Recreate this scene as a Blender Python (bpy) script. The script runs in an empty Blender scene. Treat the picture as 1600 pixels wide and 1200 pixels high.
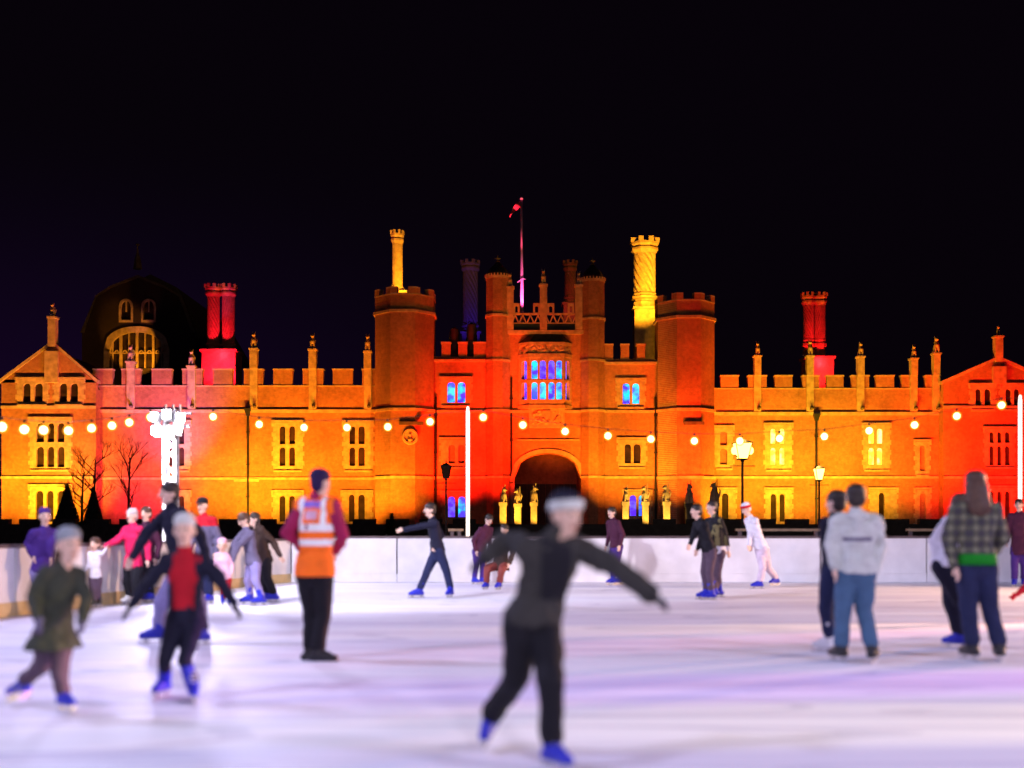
import bpy, math, random
from mathutils import Vector, Matrix, noise
R = math.radians
random.seed(7)
SC = bpy.context.scene
COL = SC.collection
V = Vector
# ------------------------------------------------------------------ camera, sky, exposure
F = 1716.0            # focal length in pixels of the 1600 px wide frame
CAMH = 1.2            # eye height
HOR = 828.0           # horizon row
cd = bpy.data.cameras.new('camera')
cam = bpy.data.objects.new('camera', cd); COL.objects.link(cam)
cam.location = (0, 0, CAMH); cam.rotation_euler = (R(90), 0, 0)
cd.sensor_width = 36; cd.lens = 36 * F / 1600
cd.shift_y = (HOR - 600) / 1600
cd.clip_start = 0.1; cd.clip_end = 3000
cd.dof.use_dof = True; cd.dof.focus_distance = 86; cd.dof.aperture_fstop = 0.68
SC.camera = cam
SC.view_settings.view_transform = 'Standard'
SC.view_settings.look = 'None'
SC.view_settings.exposure = 0.0
SC.view_settings.gamma = 1.0
SC.view_settings.use_curve_mapping = False
SC.cycles.use_denoising = True
SC.cycles.max_bounces = 6
SC.cycles.diffuse_bounces = 3
SC.cycles.sample_clamp_indirect = 3.0
SC.cycles.sample_clamp_direct = 0.0

W = bpy.data.worlds.new('World'); SC.world = W; W.use_nodes = True
wn = W.node_tree.nodes; wl = W.node_tree.links
bg = wn['Background']
tc = wn.new('ShaderNodeTexCoord'); sp = wn.new('ShaderNodeSeparateXYZ')
wl.new(tc.outputs['Generated'], sp.inputs[0])
# night sky: nearly black overhead, a dull violet glow low on the left, lens flare put into the sky colour
rz = wn.new('ShaderNodeMapRange'); rz.inputs[1].default_value = 0.0; rz.inputs[2].default_value = 0.34
rz.inputs[3].default_value = 1.0; rz.inputs[4].default_value = 0.0; rz.interpolation_type = 'SMOOTHSTEP'
wl.new(sp.outputs['Z'], rz.inputs[0])
rx = wn.new('ShaderNodeMapRange'); rx.inputs[1].default_value = -0.45; rx.inputs[2].default_value = 0.15
rx.inputs[3].default_value = 1.0; rx.inputs[4].default_value = 0.0; rx.interpolation_type = 'SMOOTHSTEP'
wl.new(sp.outputs['X'], rx.inputs[0])
mu = wn.new('ShaderNodeMath'); mu.operation = 'MULTIPLY'
wl.new(rz.outputs[0], mu.inputs[0]); wl.new(rx.outputs[0], mu.inputs[1])
mx = wn.new('ShaderNodeMix'); mx.data_type = 'RGBA'
mx.inputs['A'].default_value = (0.0020, 0.0009, 0.0026, 1)
mx.inputs['B'].default_value = (0.0072, 0.0016, 0.017, 1)
wl.new(mu.outputs[0], mx.inputs['Factor'])
wl.new(mx.outputs['Result'], bg.inputs['Color'])
bg.inputs['Strength'].default_value = 1.0


def P(px, py, Y):
    """world point seen at pixel (px, py) of the 1600x1200 frame at depth Y"""
    return V(((px - 800) / F * Y, Y, CAMH + (HOR - py) / F * Y))


def lamp(kind, name, loc, target, power, col, size=0.2, cone=120, blend=0.6):
    l = bpy.data.lights.new(name, kind)
    l.energy = power; l.color = col
    l.shadow_soft_size = size
    if kind == 'SPOT':
        l.spot_size = R(cone); l.spot_blend = blend
    o = bpy.data.objects.new(name, l); COL.objects.link(o)
    o.location = loc
    if target is not None:
        o.rotation_euler = (V(target) - V(loc)).to_track_quat('-Z', 'Y').to_euler()
    return o


# rink floodlights (on masts round the rink: two behind the camera, one far right, the lit tower far left), plus added fill lamps
COOL = (0.74, 0.67, 1.0)
lamp('SPOT', 'rink_light', (-12, 0, 12), (-1, 11, 0), 5400, (.66, .64, 1.0), 1.0, 100)
lamp('SPOT', 'rink_light', (13, 0, 12), (1, 11, 0), 4600, COOL, 1.0, 100)
lamp('SPOT', 'rink_light', (-11, 12, 11), (-1, 14, 0), 4600, (.64, .60, 1.0), 1.0, 120)  # added side fill, weakens the skaters' shadows
lamp('SPOT', 'rink_light', (17, 8, 8), (2, 12, 0), 2600, (.74, .60, 1.0), 1.0, 120)  # added side fill opposite, for fainter shadows on the ice
lamp('SPOT', 'rink_light', (3, -7, 4.5), (0, 8, .5), 3300, (.95, .84, 1.0), 0.5, 90)  # added unseen fill, brightens faces from the camera side
lamp('SPOT', 'rink_light', (18, 20, 3.4), (5, 13, 0), 15000, (1.0, 0.56, 0.34), 0.3, 110)
lamp('SPOT', 'rink_light', (-7.6, 25.4, 4.3), (0, 14, 0), 2600, (0.70, 0.66, 1.0), 0.35, 120)
lamp('SPOT', 'rink_light', (-7, 10, 7.5), (-1, 25.1, 0.2), 7500, (0.9, 0.86, 1.0), 0.4, 60)  # added unseen lamp, whitens the left part of the far barrier

# added unseen coloured lamps that lay streaks over the right side of the ice
lamp('SPOT', 'streak_light', (18, 7.4, 1.3), (0, 6.8, 0), 27000, (1.0, .80, .10), 0.05, 7, .8)
lamp('SPOT', 'streak_light', (18, 19, 1.5), (2, 12, 0), 36000, (1.0, .35, .40), 0.05, 7, .8)
lamp('SPOT', 'streak_light', (18, 15.5, 1.4), (4, 13.5, 0), 27000, (1.0, .62, .12), 0.05, 6, .8)
lamp('SPOT', 'streak_light', (18, 11, 1.4), (1, 8.3, 0), 27000, (.80, .15, 1.0), 0.05, 7, 1.0)

# palace floodlights on the ground between the moat wall and the front, one per colour zone
OR = (1, .30, .011); AM = (1, .38, .013); YE = (1, .47, .016); RD = (1, .012, .002); RO = (1, .10, .004); PK = (1, .03, .16)
# px, colour, strength, aim px, aim row, cone, distance plane
FL = [(-70, AM, 1.1, 0, 720, 110, 85.3), (22, AM, 1.2, 0, 720, 100, 85.3), (85, YE, 1.9, 0, 735, 90, 85.3), (150, RO, .6, 0, 730, 90, 85.3), (215, PK, 1.7, 0, 735, 90, 85.3), (290, (1, .24, .04), .9, 0, 720, 95, 85.3), (365, YE, 1.9, 0, 730, 100, 85.3),
      (430, AM, 1.5, 0, 730, 90, 85.3), (500, (1, .07, .003), 1.7, 0, 725, 80, 85.3), (556, AM, 1.3, 0, 730, 90, 85.3), (1150, YE, 1.4, 0, 735, 95, 85.6), (1215, YE, 1.6, 0, 735, 100, 85.6), (1290, YE, 1.4, 0, 735, 100, 85.6),
      (1365, YE, 1.4, 0, 735, 95, 85.6), (1430, (1, .16, .005), .8, 0, 730, 80, 85.6), (1500, RD, 2.2, 0, 720, 85, 84.5), (1570, RD, 2.2, 0, 720, 90, 84.5), (1650, RD, 1.5, 0, 720, 100, 84.5),
      (612, (1, .27, .009), 1.3, 625, 700, 62, 82.3), (715, RD, 3.0, 715, 680, 62, 83.3), (770, (1, .02, .002), 2.2, 780, 680, 50, 83.3), (826, (1, .05, .003), 1.4, 826, 640, 50, 82.3), (880, (1, .20, .006), 1.4, 876, 690, 50, 82.3), (975, (1, .33, .011), 1.8, 980, 690, 62, 82.3),
      (1040, (1, .27, .01), .8, 1055, 700, 44, 82.3), (1125, (1, .016, .002), 2.6, 1092, 640, 60, 82.3)]
for px, c, k, ax, ay, cone, Yl in FL:
    b = P(px, HOR, Yl); b.z = 0.5
    t = P(ax or px, ay, 90)
    lamp('SPOT', 'palace_flood', b, t, (10500 if Yl < 84 else 6900) * k, c, 0.25, cone, 1.0)
# narrow red-orange floods for the tower tops
for px, pt, c, k in ((600, 635, (1, .10, .004), 1), (775, 778, (1, .11, .004), .8), (925, 926, (1, .11, .004), .8), (852, 852, (1, .20, .008), .8), (1120, 1085, (1, .02, .002), .8)):
    b = P(px, HOR, 79.5); b.z = .5
    lamp('SPOT', 'palace_flood', b, P(pt, 510, 89), 4200 * k, c, .25, 34, 1.0)
# added unseen lamp by the wall, standing in for the tower's violet lens glow
lamp('SPOT', 'added_violet_wash', P(262, 790, 85), P(262, 625, 92), 9500, (.42, .18, 1.0), .4, 58, 1.0)


# ------------------------------------------------------------------ materials
def newmat(name):
    m = bpy.data.materials.new(name); m.use_nodes = True
    return m, m.node_tree.nodes, m.node_tree.links, m.node_tree.nodes['Principled BSDF']


def simple(name, col, rough=.6, var=.25, scale=6, bump=.15, metal=0, spec=.4, detail=4, coords='Object'):
    m, n, l, b = newmat(name)
    b.inputs['Roughness'].default_value = rough; b.inputs['Metallic'].default_value = metal
    b.inputs['Specular IOR Level'].default_value = spec
    t = n.new('ShaderNodeTexCoord')
    nz = n.new('ShaderNodeTexNoise'); nz.inputs['Scale'].default_value = scale; nz.inputs['Detail'].default_value = detail
    l.new(t.outputs[coords], nz.inputs['Vector'])
    r = n.new('ShaderNodeMapRange'); r.inputs[1].default_value = .3; r.inputs[2].default_value = .7
    r.inputs[3].default_value = 1 - var; r.inputs[4].default_value = 1 + var
    l.new(nz.outputs['Fac'], r.inputs[0])
    mm = n.new('ShaderNodeVectorMath'); mm.operation = 'SCALE'
    mm.inputs[0].default_value = col
    l.new(r.outputs[0], mm.inputs['Scale'])
    l.new(mm.outputs['Vector'], b.inputs['Base Color'])
    if bump:
        bp = n.new('ShaderNodeBump'); bp.inputs['Strength'].default_value = bump
        l.new(nz.outputs['Fac'], bp.inputs['Height']); l.new(bp.outputs[0], b.inputs['Normal'])
    return m


def brickmat(name, c1, c2, mortar):
    m, n, l, b = newmat(name)
    b.inputs['Roughness'].default_value = .85
    g = n.new('ShaderNodeNewGeometry'); s = n.new('ShaderNodeSeparateXYZ'); l.new(g.outputs['Position'], s.inputs[0])
    a = n.new('ShaderNodeMath'); l.new(s.outputs['X'], a.inputs[0]); l.new(s.outputs['Y'], a.inputs[1])
    c = n.new('ShaderNodeCombineXYZ'); l.new(a.outputs[0], c.inputs[0]); l.new(s.outputs['Z'], c.inputs[1])
    bk = n.new('ShaderNodeTexBrick'); l.new(c.outputs[0], bk.inputs['Vector'])
    bk.inputs['Scale'].default_value = 1; bk.inputs['Brick Width'].default_value = .23; bk.inputs['Row Height'].default_value = .075
    bk.inputs['Mortar Size'].default_value = .008
    bk.inputs['Color1'].default_value = (*c1, 1); bk.inputs['Color2'].default_value = (*c2, 1); bk.inputs['Mortar'].default_value = (*mortar, 1)
    nz = n.new('ShaderNodeTexNoise'); nz.inputs['Scale'].default_value = 3.2; nz.inputs['Detail'].default_value = 8; nz.inputs['Roughness'].default_value = .75
    l.new(g.outputs['Position'], nz.inputs['Vector'])
    n2 = n.new('ShaderNodeTexNoise'); n2.inputs['Scale'].default_value = .35; n2.inputs['Detail'].default_value = 4
    l.new(g.outputs['Position'], n2.inputs['Vector'])
    r = n.new('ShaderNodeMapRange'); r.inputs[1].default_value = .33; r.inputs[2].default_value = .67; r.inputs[3].default_value = .70; r.inputs[4].default_value = 1.25
    l.new(nz.outputs['Fac'], r.inputs[0])
    r2 = n.new('ShaderNodeMapRange'); r2.inputs[1].default_value = .3; r2.inputs[2].default_value = .7; r2.inputs[3].default_value = .75; r2.inputs[4].default_value = 1.2
    l.new(n2.outputs['Fac'], r2.inputs[0])
    mm = n.new('ShaderNodeMath'); mm.operation = 'MULTIPLY'; l.new(r.outputs[0], mm.inputs[0]); l.new(r2.outputs[0], mm.inputs[1])
    vs = n.new('ShaderNodeVectorMath'); vs.operation = 'SCALE'
    l.new(bk.outputs['Color'], vs.inputs[0]); l.new(mm.outputs[0], vs.inputs['Scale'])
    l.new(vs.outputs['Vector'], b.inputs['Base Color'])
    bp = n.new('ShaderNodeBump'); bp.inputs['Strength'].default_value = .4; bp.inputs['Distance'].default_value = .02
    l.new(bk.outputs['Fac'], bp.inputs['Height']); bp.invert = True; l.new(bp.outputs[0], b.inputs['Normal'])
    return m


def emit(name, col, strength):
    m, n, l, b = newmat(name)
    b.inputs['Base Color'].default_value = (*[min(c, .8) for c in col], 1)
    b.inputs['Emission Color'].default_value = (*col, 1); b.inputs['Emission Strength'].default_value = strength
    return m


def stained(name, c1, c2, strength, scale):
    m, n, l, b = newmat(name)
    g = n.new('ShaderNodeNewGeometry')
    nz = n.new('ShaderNodeTexNoise'); nz.inputs['Scale'].default_value = scale; nz.inputs['Detail'].default_value = 5
    l.new(g.outputs['Position'], nz.inputs['Vector'])
    cr = n.new('ShaderNodeValToRGB'); cr.color_ramp.elements[0].position = .42; cr.color_ramp.elements[1].position = .60
    cr.color_ramp.elements[0].color = (*c1, 1); cr.color_ramp.elements[1].color = (*c2, 1)
    l.new(nz.outputs['Fac'], cr.inputs[0]); l.new(cr.outputs[0], b.inputs['Emission Color'])
    b.inputs['Emission Strength'].default_value = strength; b.inputs['Base Color'].default_value = (.02, .02, .05, 1)
    b.inputs['Roughness'].default_value = .15
    return m


M = {}
M['brick'] = brickmat('brick', (.42, .15, .065), (.35, .115, .05), (.42, .28, .17))
M['brick_dimmed'] = brickmat('brick_dimmed', (.036, .018, .022), (.028, .014, .018), (.045, .03, .03))  # brick with the dimness put into its colour, so parts behind look unlit
M['stone'] = simple('stone', (.47, .33, .20), .8, .3, 2.5, .3, detail=8)
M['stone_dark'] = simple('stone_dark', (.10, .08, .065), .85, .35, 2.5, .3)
M['lead'] = simple('lead_roof', (.035, .032, .035), .6, .3, 3, .1)
M['slate'] = simple('roof_tile', (.05, .03, .025), .8, .3, 5, .3)
M['gilt'] = simple('gilt', (.65, .42, .10), .4, .2, 8, .1, metal=.6)
M['glass'] = simple('window_glass', (.035, .022, .018), .25, .5, 1.6, .3, spec=.25)
M['glass_lit'] = stained('lit_glass', (1, .62, .03), (1, .85, .22), 2.6, 1.2)
M['blue1'] = stained('blue_glass', (.06, .03, .95), (.0, .62, 1.0), 1.7, 1.6)
M['blue2'] = stained('cyan_glass', (.05, .10, 1.0), (.05, .85, .95), 1.5, 1.0)
M['blue3'] = stained('violet_glass', (.10, .02, .85), (.16, .12, 1.0), 1.4, 2.2)
M['blind'] = simple('boarded_light', (.30, .14, .09), .8, .25, 9, .3)
M['timber'] = simple('dark_timber', (.035, .018, .01), .6, .3, 4, .3)
M['iron'] = simple('black_iron', (.012, .012, .013), .45, .2, 8, .05, spec=.5)
M['white_pole'] = emit('white_light_tube', (1, .80, .66), 2.4)
M['tower_steel'] = simple('galvanised_steel', (.62, .62, .65), .35, .15, 8, .05, metal=.5)
M['flood_lens'] = emit('flood_lens', (.92, .90, 1.0), 60)
M['bulb'] = emit('bulb_core', (1, .80, .36), 9.0)
_m, _n, _l, _b = newmat('amber_halo'); _t = _n.new('ShaderNodeBsdfTransparent'); _e = _n.new('ShaderNodeEmission'); _x = _n.new('ShaderNodeMixShader')  # glowing shell round each bulb, its halo put in as an orange rim
_e.inputs[0].default_value = (1, .36, .015, 1); _e.inputs[1].default_value = 1.3; _x.inputs[0].default_value = .45
_l.new(_t.outputs[0], _x.inputs[1]); _l.new(_e.outputs[0], _x.inputs[2]); _l.new(_x.outputs[0], _n['Material Output'].inputs[0]); M['globe'] = _m
M['lantern'] = emit('lantern_glass', (1, .62, .10), 7.0)
M['lantern_unlit'] = simple('unlit_lantern_glass', (.25, .10, .05), .2, .2, 5, 0)
M['cable'] = simple('black_cable', (.01, .01, .01), .6, .1, 5, 0)
M['hedge'] = simple('evergreen_leaf', (.016, .022, .012), .7, .5, 5, .2)
M['bark'] = simple('bark', (.045, .032, .025), .9, .3, 8, .4)
M['moat'] = simple('moat_wall_stone', (.035, .028, .025), .9, .35, 2.5, .3)
M['ground'] = simple('gravel_ground', (.030, .026, .022), .95, .4, 1.5, .4)
M['flag'] = simple('flag_cloth', (.75, .10, .14), .8, .2, 4, .1)
M['polepaint'] = simple('pole_paint', (.75, .62, .68), .4, .1, 4, 0)
M['board'] = simple('barrier_board', (.80, .79, .80), .38, .07, 2.6, .03, detail=9)
M['board_kick'] = simple('kick_strip', (.62, .46, .22), .5, .15, 4, .05)
M['board_cap'] = simple('dasher_cap', (.10, .07, .07), .5, .2, 5, .05)
M['rail'] = simple('timber_rail', (.30, .19, .11), .6, .2, 6, .1)


def ice_material():
    m, n, l, b = newmat('ice')
    t = n.new('ShaderNodeNewGeometry')
    def nzs(sx, sy, scale, detail, rot=0):
        mp = n.new('ShaderNodeMapping'); mp.inputs['Scale'].default_value = (sx, sy, 1); mp.inputs['Rotation'].default_value = (0, 0, rot)
        l.new(t.outputs['Position'], mp.inputs['Vector'])
        z = n.new('ShaderNodeTexNoise'); z.inputs['Scale'].default_value = scale; z.inputs['Detail'].default_value = detail
        l.new(mp.outputs[0], z.inputs['Vector'])
        return z
    z1 = nzs(.10, 1.0, 1.0, 5, R(4)); z2 = nzs(.06, 1.6, 1.5, 4, R(-17)); z3 = nzs(.5, .5, 1.3, 6)
    zs = [nzs(.03, 5.0, 2.4, 3, R(a)) for a in (8, -26, 35, 70)]
    # worn and wet patches: slightly greyer ice, scuffed white scratches
    cr = n.new('ShaderNodeValToRGB'); e = cr.color_ramp.elements
    e[0].position = .34; e[0].color = (.68, .67, .80, 1); e[1].position = .56; e[1].color = (.86, .87, .93, 1)
    ad = n.new('ShaderNodeMath'); ad.operation = 'MULTIPLY_ADD'; ad.inputs[1].default_value = .5
    l.new(z1.outputs['Fac'], ad.inputs[0])
    ad2 = n.new('ShaderNodeMath'); ad2.operation = 'MULTIPLY'; ad2.inputs[1].default_value = .5; l.new(z2.outputs['Fac'], ad2.inputs[0])
    l.new(ad2.outputs[0], ad.inputs[2]); l.new(ad.outputs[0], cr.inputs[0])
    prev = cr.outputs[0]
    for z in zs:
        r = n.new('ShaderNodeMapRange'); r.inputs[1].default_value = .66; r.inputs[2].default_value = .72; r.inputs[3].default_value = 0; r.inputs[4].default_value = .5
        l.new(z.outputs['Fac'], r.inputs[0])
        x = n.new('ShaderNodeMix'); x.data_type = 'RGBA'; l.new(r.outputs[0], x.inputs['Factor']); l.new(prev, x.inputs['A']); x.inputs['B'].default_value = (.90, .90, .92, 1)
        prev = x.outputs['Result']
    # thin dark blade cuts: narrow bands of a warped distance field, at several directions
    for a, sc_, w_ in ((12, .55, .012), (-33, .42, .010), (63, .35, .010), (-8, .8, .014)):
        mp = n.new('ShaderNodeMapping'); mp.inputs['Rotation'].default_value = (0, 0, R(a)); mp.inputs['Scale'].default_value = (.12, 1, 1); l.new(t.outputs['Position'], mp.inputs['Vector'])
        z = n.new('ShaderNodeTexNoise'); z.inputs['Scale'].default_value = sc_; z.inputs['Detail'].default_value = 1.5; l.new(mp.outputs[0], z.inputs['Vector'])
        f1 = n.new('ShaderNodeMath'); f1.operation = 'MULTIPLY'; f1.inputs[1].default_value = 9; l.new(z.outputs['Fac'], f1.inputs[0])
        f2 = n.new('ShaderNodeMath'); f2.operation = 'FRACT'; l.new(f1.outputs[0], f2.inputs[0])
        f3 = n.new('ShaderNodeMath'); f3.operation = 'LESS_THAN'; f3.inputs[1].default_value = w_ * 5; l.new(f2.outputs[0], f3.inputs[0])
        f4 = n.new('ShaderNodeMath'); f4.operation = 'MULTIPLY'; f4.inputs[1].default_value = .38; l.new(f3.outputs[0], f4.inputs[0])
        x = n.new('ShaderNodeMix'); x.data_type = 'RGBA'; l.new(f4.outputs[0], x.inputs['Factor']); l.new(prev, x.inputs['A']); x.inputs['B'].default_value = (.42, .42, .56, 1)
        prev = x.outputs['Result']
    l.new(prev, b.inputs['Base Color'])
    rr = n.new('ShaderNodeMapRange'); rr.inputs[1].default_value = .35; rr.inputs[2].default_value = .62; rr.inputs[3].default_value = .44; rr.inputs[4].default_value = .64
    l.new(z2.outputs['Fac'], rr.inputs[0]); l.new(rr.outputs[0], b.inputs['Roughness'])
    b.inputs['IOR'].default_value = 1.31; b.inputs['Specular IOR Level'].default_value = .7
    bp = n.new('ShaderNodeBump'); bp.inputs['Strength'].default_value = .25; bp.inputs['Distance'].default_value = .02
    l.new(z3.outputs['Fac'], bp.inputs['Height']); l.new(bp.outputs[0], b.inputs['Normal'])
    return m


M['ice'] = ice_material()


# ------------------------------------------------------------------ mesh builder
class MB:
    def __init__(s): s.v = []; s.f = []; s.m = []; s.mi = 0
    def add(s, vs, fs):
        o = len(s.v); s.v += [tuple(v) for v in vs]
        for f in fs: s.f.append(tuple(i + o for i in f)); s.m.append(s.mi)
    def box(s, x0, x1, y0, y1, z0, z1):
        s.add([(x0, y0, z0), (x1, y0, z0), (x1, y1, z0), (x0, y1, z0), (x0, y0, z1), (x1, y0, z1), (x1, y1, z1), (x0, y1, z1)],
              [(0, 3, 2, 1), (4, 5, 6, 7), (0, 1, 5, 4), (1, 2, 6, 5), (2, 3, 7, 6), (3, 0, 4, 7)])
    def tbox(s, T, u0, u1, d0, d1, z0, z1):
        s.add([T(u0, d0, z0), T(u1, d0, z0), T(u1, d1, z0), T(u0, d1, z0), T(u0, d0, z1), T(u1, d0, z1), T(u1, d1, z1), T(u0, d1, z1)],
              [(0, 3, 2, 1), (4, 5, 6, 7), (0, 1, 5, 4), (1, 2, 6, 5), (2, 3, 7, 6), (3, 0, 4, 7)])
    def prism(s, poly, y0, y1):       # poly in (x, z), front at y0
        n = len(poly)
        s.add([(x, y0, z) for x, z in poly] + [(x, y1, z) for x, z in poly],
              [tuple(range(n)), tuple(range(2 * n - 1, n - 1, -1))] + [(i, i + n, (i + 1) % n + n, (i + 1) % n) for i in range(n)])
    def column(s, poly, z0, z1, top=None):   # poly in (x, y) extruded up; top: optional other polygon
        n = len(poly); tp = top or poly
        s.add([(x, y, z0) for x, y in poly] + [(x, y, z1) for x, y in tp],
              [tuple(range(n - 1, -1, -1)), tuple(range(n, 2 * n))] + [(i, (i + 1) % n, (i + 1) % n + n, i + n) for i in range(n)])
    def lathe(s, cx, cy, prof, n=12, rot=0.0, wob=None):
        vs = []; fs = []; k = len(prof)
        for (r, z) in prof:
            for i in range(n):
                a = rot + 2 * math.pi * i / n
                rr = r * (wob(a, z) if wob else 1)
                vs.append((cx + rr * math.cos(a), cy + rr * math.sin(a), z))
        for j in range(k - 1):
            for i in range(n):
                fs.append((j * n + i, j * n + (i + 1) % n, (j + 1) * n + (i + 1) % n, (j + 1) * n + i))
        fs.append(tuple(range(n - 1, -1, -1))); fs.append(tuple(range((k - 1) * n, k * n)))
        s.add(vs, fs)
    def tube(s, p, q, r0, r1=None, n=6):
        p = V(p); q = V(q); r1 = r0 if r1 is None else r1
        a = (q - p).normalized(); u = a.orthogonal().normalized(); w = a.cross(u)
        vs = []
        for c, r in ((p, r0), (q, r1)):
            for i in range(n):
                t = 2 * math.pi * i / n; vs.append(c + u * r * math.cos(t) + w * r * math.sin(t))
        s.add(vs, [(i, (i + 1) % n, (i + 1) % n + n, i + n) for i in range(n)] + [tuple(range(n - 1, -1, -1)), tuple(range(n, 2 * n))])
    def cap(s, p, q, r0, r1, flat=1.0, side=None, n=12, h=4):
        p = V(p); q = V(q); a = q - p
        L = a.length
        a = a / L if L > 1e-6 else V((0, 0, 1))
        if side is None: u = a.orthogonal().normalized()
        else:
            u = V(side); u = u - a * u.dot(a)
            u = u.normalized() if u.length > 1e-3 else a.orthogonal().normalized()
        w = a.cross(u); vs = []; fs = []
        rings = []
        for i in range(1, h + 1): t = i / h * math.pi / 2; rings.append((p - a * r0 * math.cos(t) * min(1, (flat + 1) / 2), r0 * math.sin(t)))
        for i in range(h, 0, -1): t = i / h * math.pi / 2; rings.append((q + a * r1 * math.cos(t) * min(1, (flat + 1) / 2), r1 * math.sin(t)))
        for c, r in rings:
            for i in range(n):
                t = 2 * math.pi * i / n
                vs.append(c + u * r * math.cos(t) + w * r * flat * math.sin(t))
        k = len(rings)
        for j in range(k - 1):
            for i in range(n): fs.append((j * n + i, j * n + (i + 1) % n, (j + 1) * n + (i + 1) % n, (j + 1) * n + i))
        fs.append(tuple(range(n - 1, -1, -1))); fs.append(tuple(range((k - 1) * n, k * n)))
        s.add(vs, fs)
    def ell(s, c, ax, ay, az, n=14, m=8):   # axes as vectors
        c = V(c); vs = []; fs = []
        for j in range(1, m):
            t = math.pi * j / m
            for i in range(n):
                p = 2 * math.pi * i / n
                vs.append(c + ax * math.sin(t) * math.cos(p) + ay * math.sin(t) * math.sin(p) - az * math.cos(t))
        for j in range(m - 2):
            for i in range(n): fs.append((j * n + i, j * n + (i + 1) % n, (j + 1) * n + (i + 1) % n, (j + 1) * n + i))
        fs.append(tuple(range(n - 1, -1, -1))); fs.append(tuple(range((m - 2) * n, (m - 1) * n)))
        s.add(vs, fs)
    def build(s, name, mats, parent=None, origin=None, smooth=False):
        if not isinstance(mats, (list, tuple)): mats = [mats]
        po = WO.get(parent.name, V((0, 0, 0))) if parent else V((0, 0, 0))
        og = V(origin) if origin is not None else po
        me = bpy.data.meshes.new(name)
        me.from_pydata([(v[0] - og.x, v[1] - og.y, v[2] - og.z) for v in s.v], [], s.f)
        for m in mats: me.materials.append(m if not isinstance(m, str) else M[m])
        if len(mats) > 1: me.polygons.foreach_set('material_index', s.m)
        if smooth: me.polygons.foreach_set('use_smooth', [True] * len(me.polygons))
        me.update()
        o = bpy.data.objects.new(name, me); COL.objects.link(o)
        if parent: o.parent = parent
        o.location = og - po
        WO[o.name] = og
        return o


WO = {}


def tag(o, label, cat, group=None):
    o['label'] = label; o['category'] = cat
    if group: o['group'] = group
    return o


def thing(name, loc, label, cat, group=None):
    o = bpy.data.objects.new(name, None); COL.objects.link(o); o.location = loc; o.empty_display_size = .2
    WO[o.name] = V(loc)
    return tag(o, label, cat, group)


def struct(o): o['kind'] = 'structure'; return o


def place(mesh_obj, name, parent, world):
    """another object sharing mesh data"""
    o = bpy.data.objects.new(name, mesh_obj.data if not isinstance(mesh_obj, bpy.types.Mesh) else mesh_obj)
    COL.objects.link(o); o.parent = parent
    o.location = V(world) - (WO[parent.name] if parent else V((0, 0, 0)))
    WO[o.name] = V(world)
    return o


def flatT(Y): return lambda u, d, z: V((u, Y + d, z))


def holed(mb, T, u0, u1, z0, z1, holes, rev=.35, thick=None, d0=0.0):
    """a wall face with rectangular or arched holes; holes: (u0,u1,z0,z1,rise)"""
    us = sorted({u0, u1, *[h[0] for h in holes], *[h[1] for h in holes]}); zs = sorted({z0, z1, *[h[2] for h in holes], *[h[3] for h in holes]})
    for i in range(len(us) - 1):
        for j in range(len(zs) - 1):
            cu = (us[i] + us[i + 1]) / 2; cz = (zs[j] + zs[j + 1]) / 2
            if any(h[0] < cu < h[1] and h[2] < cz < h[3] for h in holes): continue
            mb.add([T(us[i], d0, zs[j]), T(us[i + 1], d0, zs[j]), T(us[i + 1], d0, zs[j + 1]), T(us[i], d0, zs[j + 1])], [(0, 1, 2, 3)])
    for h in holes:
        a, b, c, d, rise = (*h, 0)[:5]
        zt = d - rise if rise else d
        q = [((a, c), (a, zt)), ((b, zt), (b, c)), ((b, c), (a, c))]
        if not rise: q.append(((a, d), (b, d)))
        for (p1, p2) in q:
            mb.add([T(p1[0], d0, p1[1]), T(p1[0], d0 + rev, p1[1]), T(p2[0], d0 + rev, p2[1]), T(p2[0], d0, p2[1])], [(0, 1, 2, 3)])
        if rise:
            n = 10; pts = []
            for i in range(n + 1):
                t = -1 + 2 * i / n
                pts.append(((a + b) / 2 + (b - a) / 2 * t, d - rise * (1 - math.sqrt(max(0, 1 - t * t)) ** .85)))
            for i in range(n):
                (ua, za), (ub, zb) = pts[i], pts[i + 1]
                mb.add([T(ua, d0, za), T(ub, d0, zb), T(ub, d0, d), T(ua, d0, d)], [(0, 1, 2, 3)])
                mb.add([T(ua, d0, za), T(ua, d0 + rev, za), T(ub, d0 + rev, zb), T(ub, d0, zb)], [(0, 1, 2, 3)])
    th = thick or rev
    for (p1, p2) in [((u0, z0), (u0, z1)), ((u1, z1), (u1, z0)), ((u0, z1), (u1, z1)), ((u1, z0), (u0, z0))]:
        mb.add([T(p1[0], d0, p1[1]), T(p1[0], d0 + th, p1[1]), T(p2[0], d0 + th, p2[1]), T(p2[0], d0, p2[1])], [(3, 2, 1, 0)])


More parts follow.
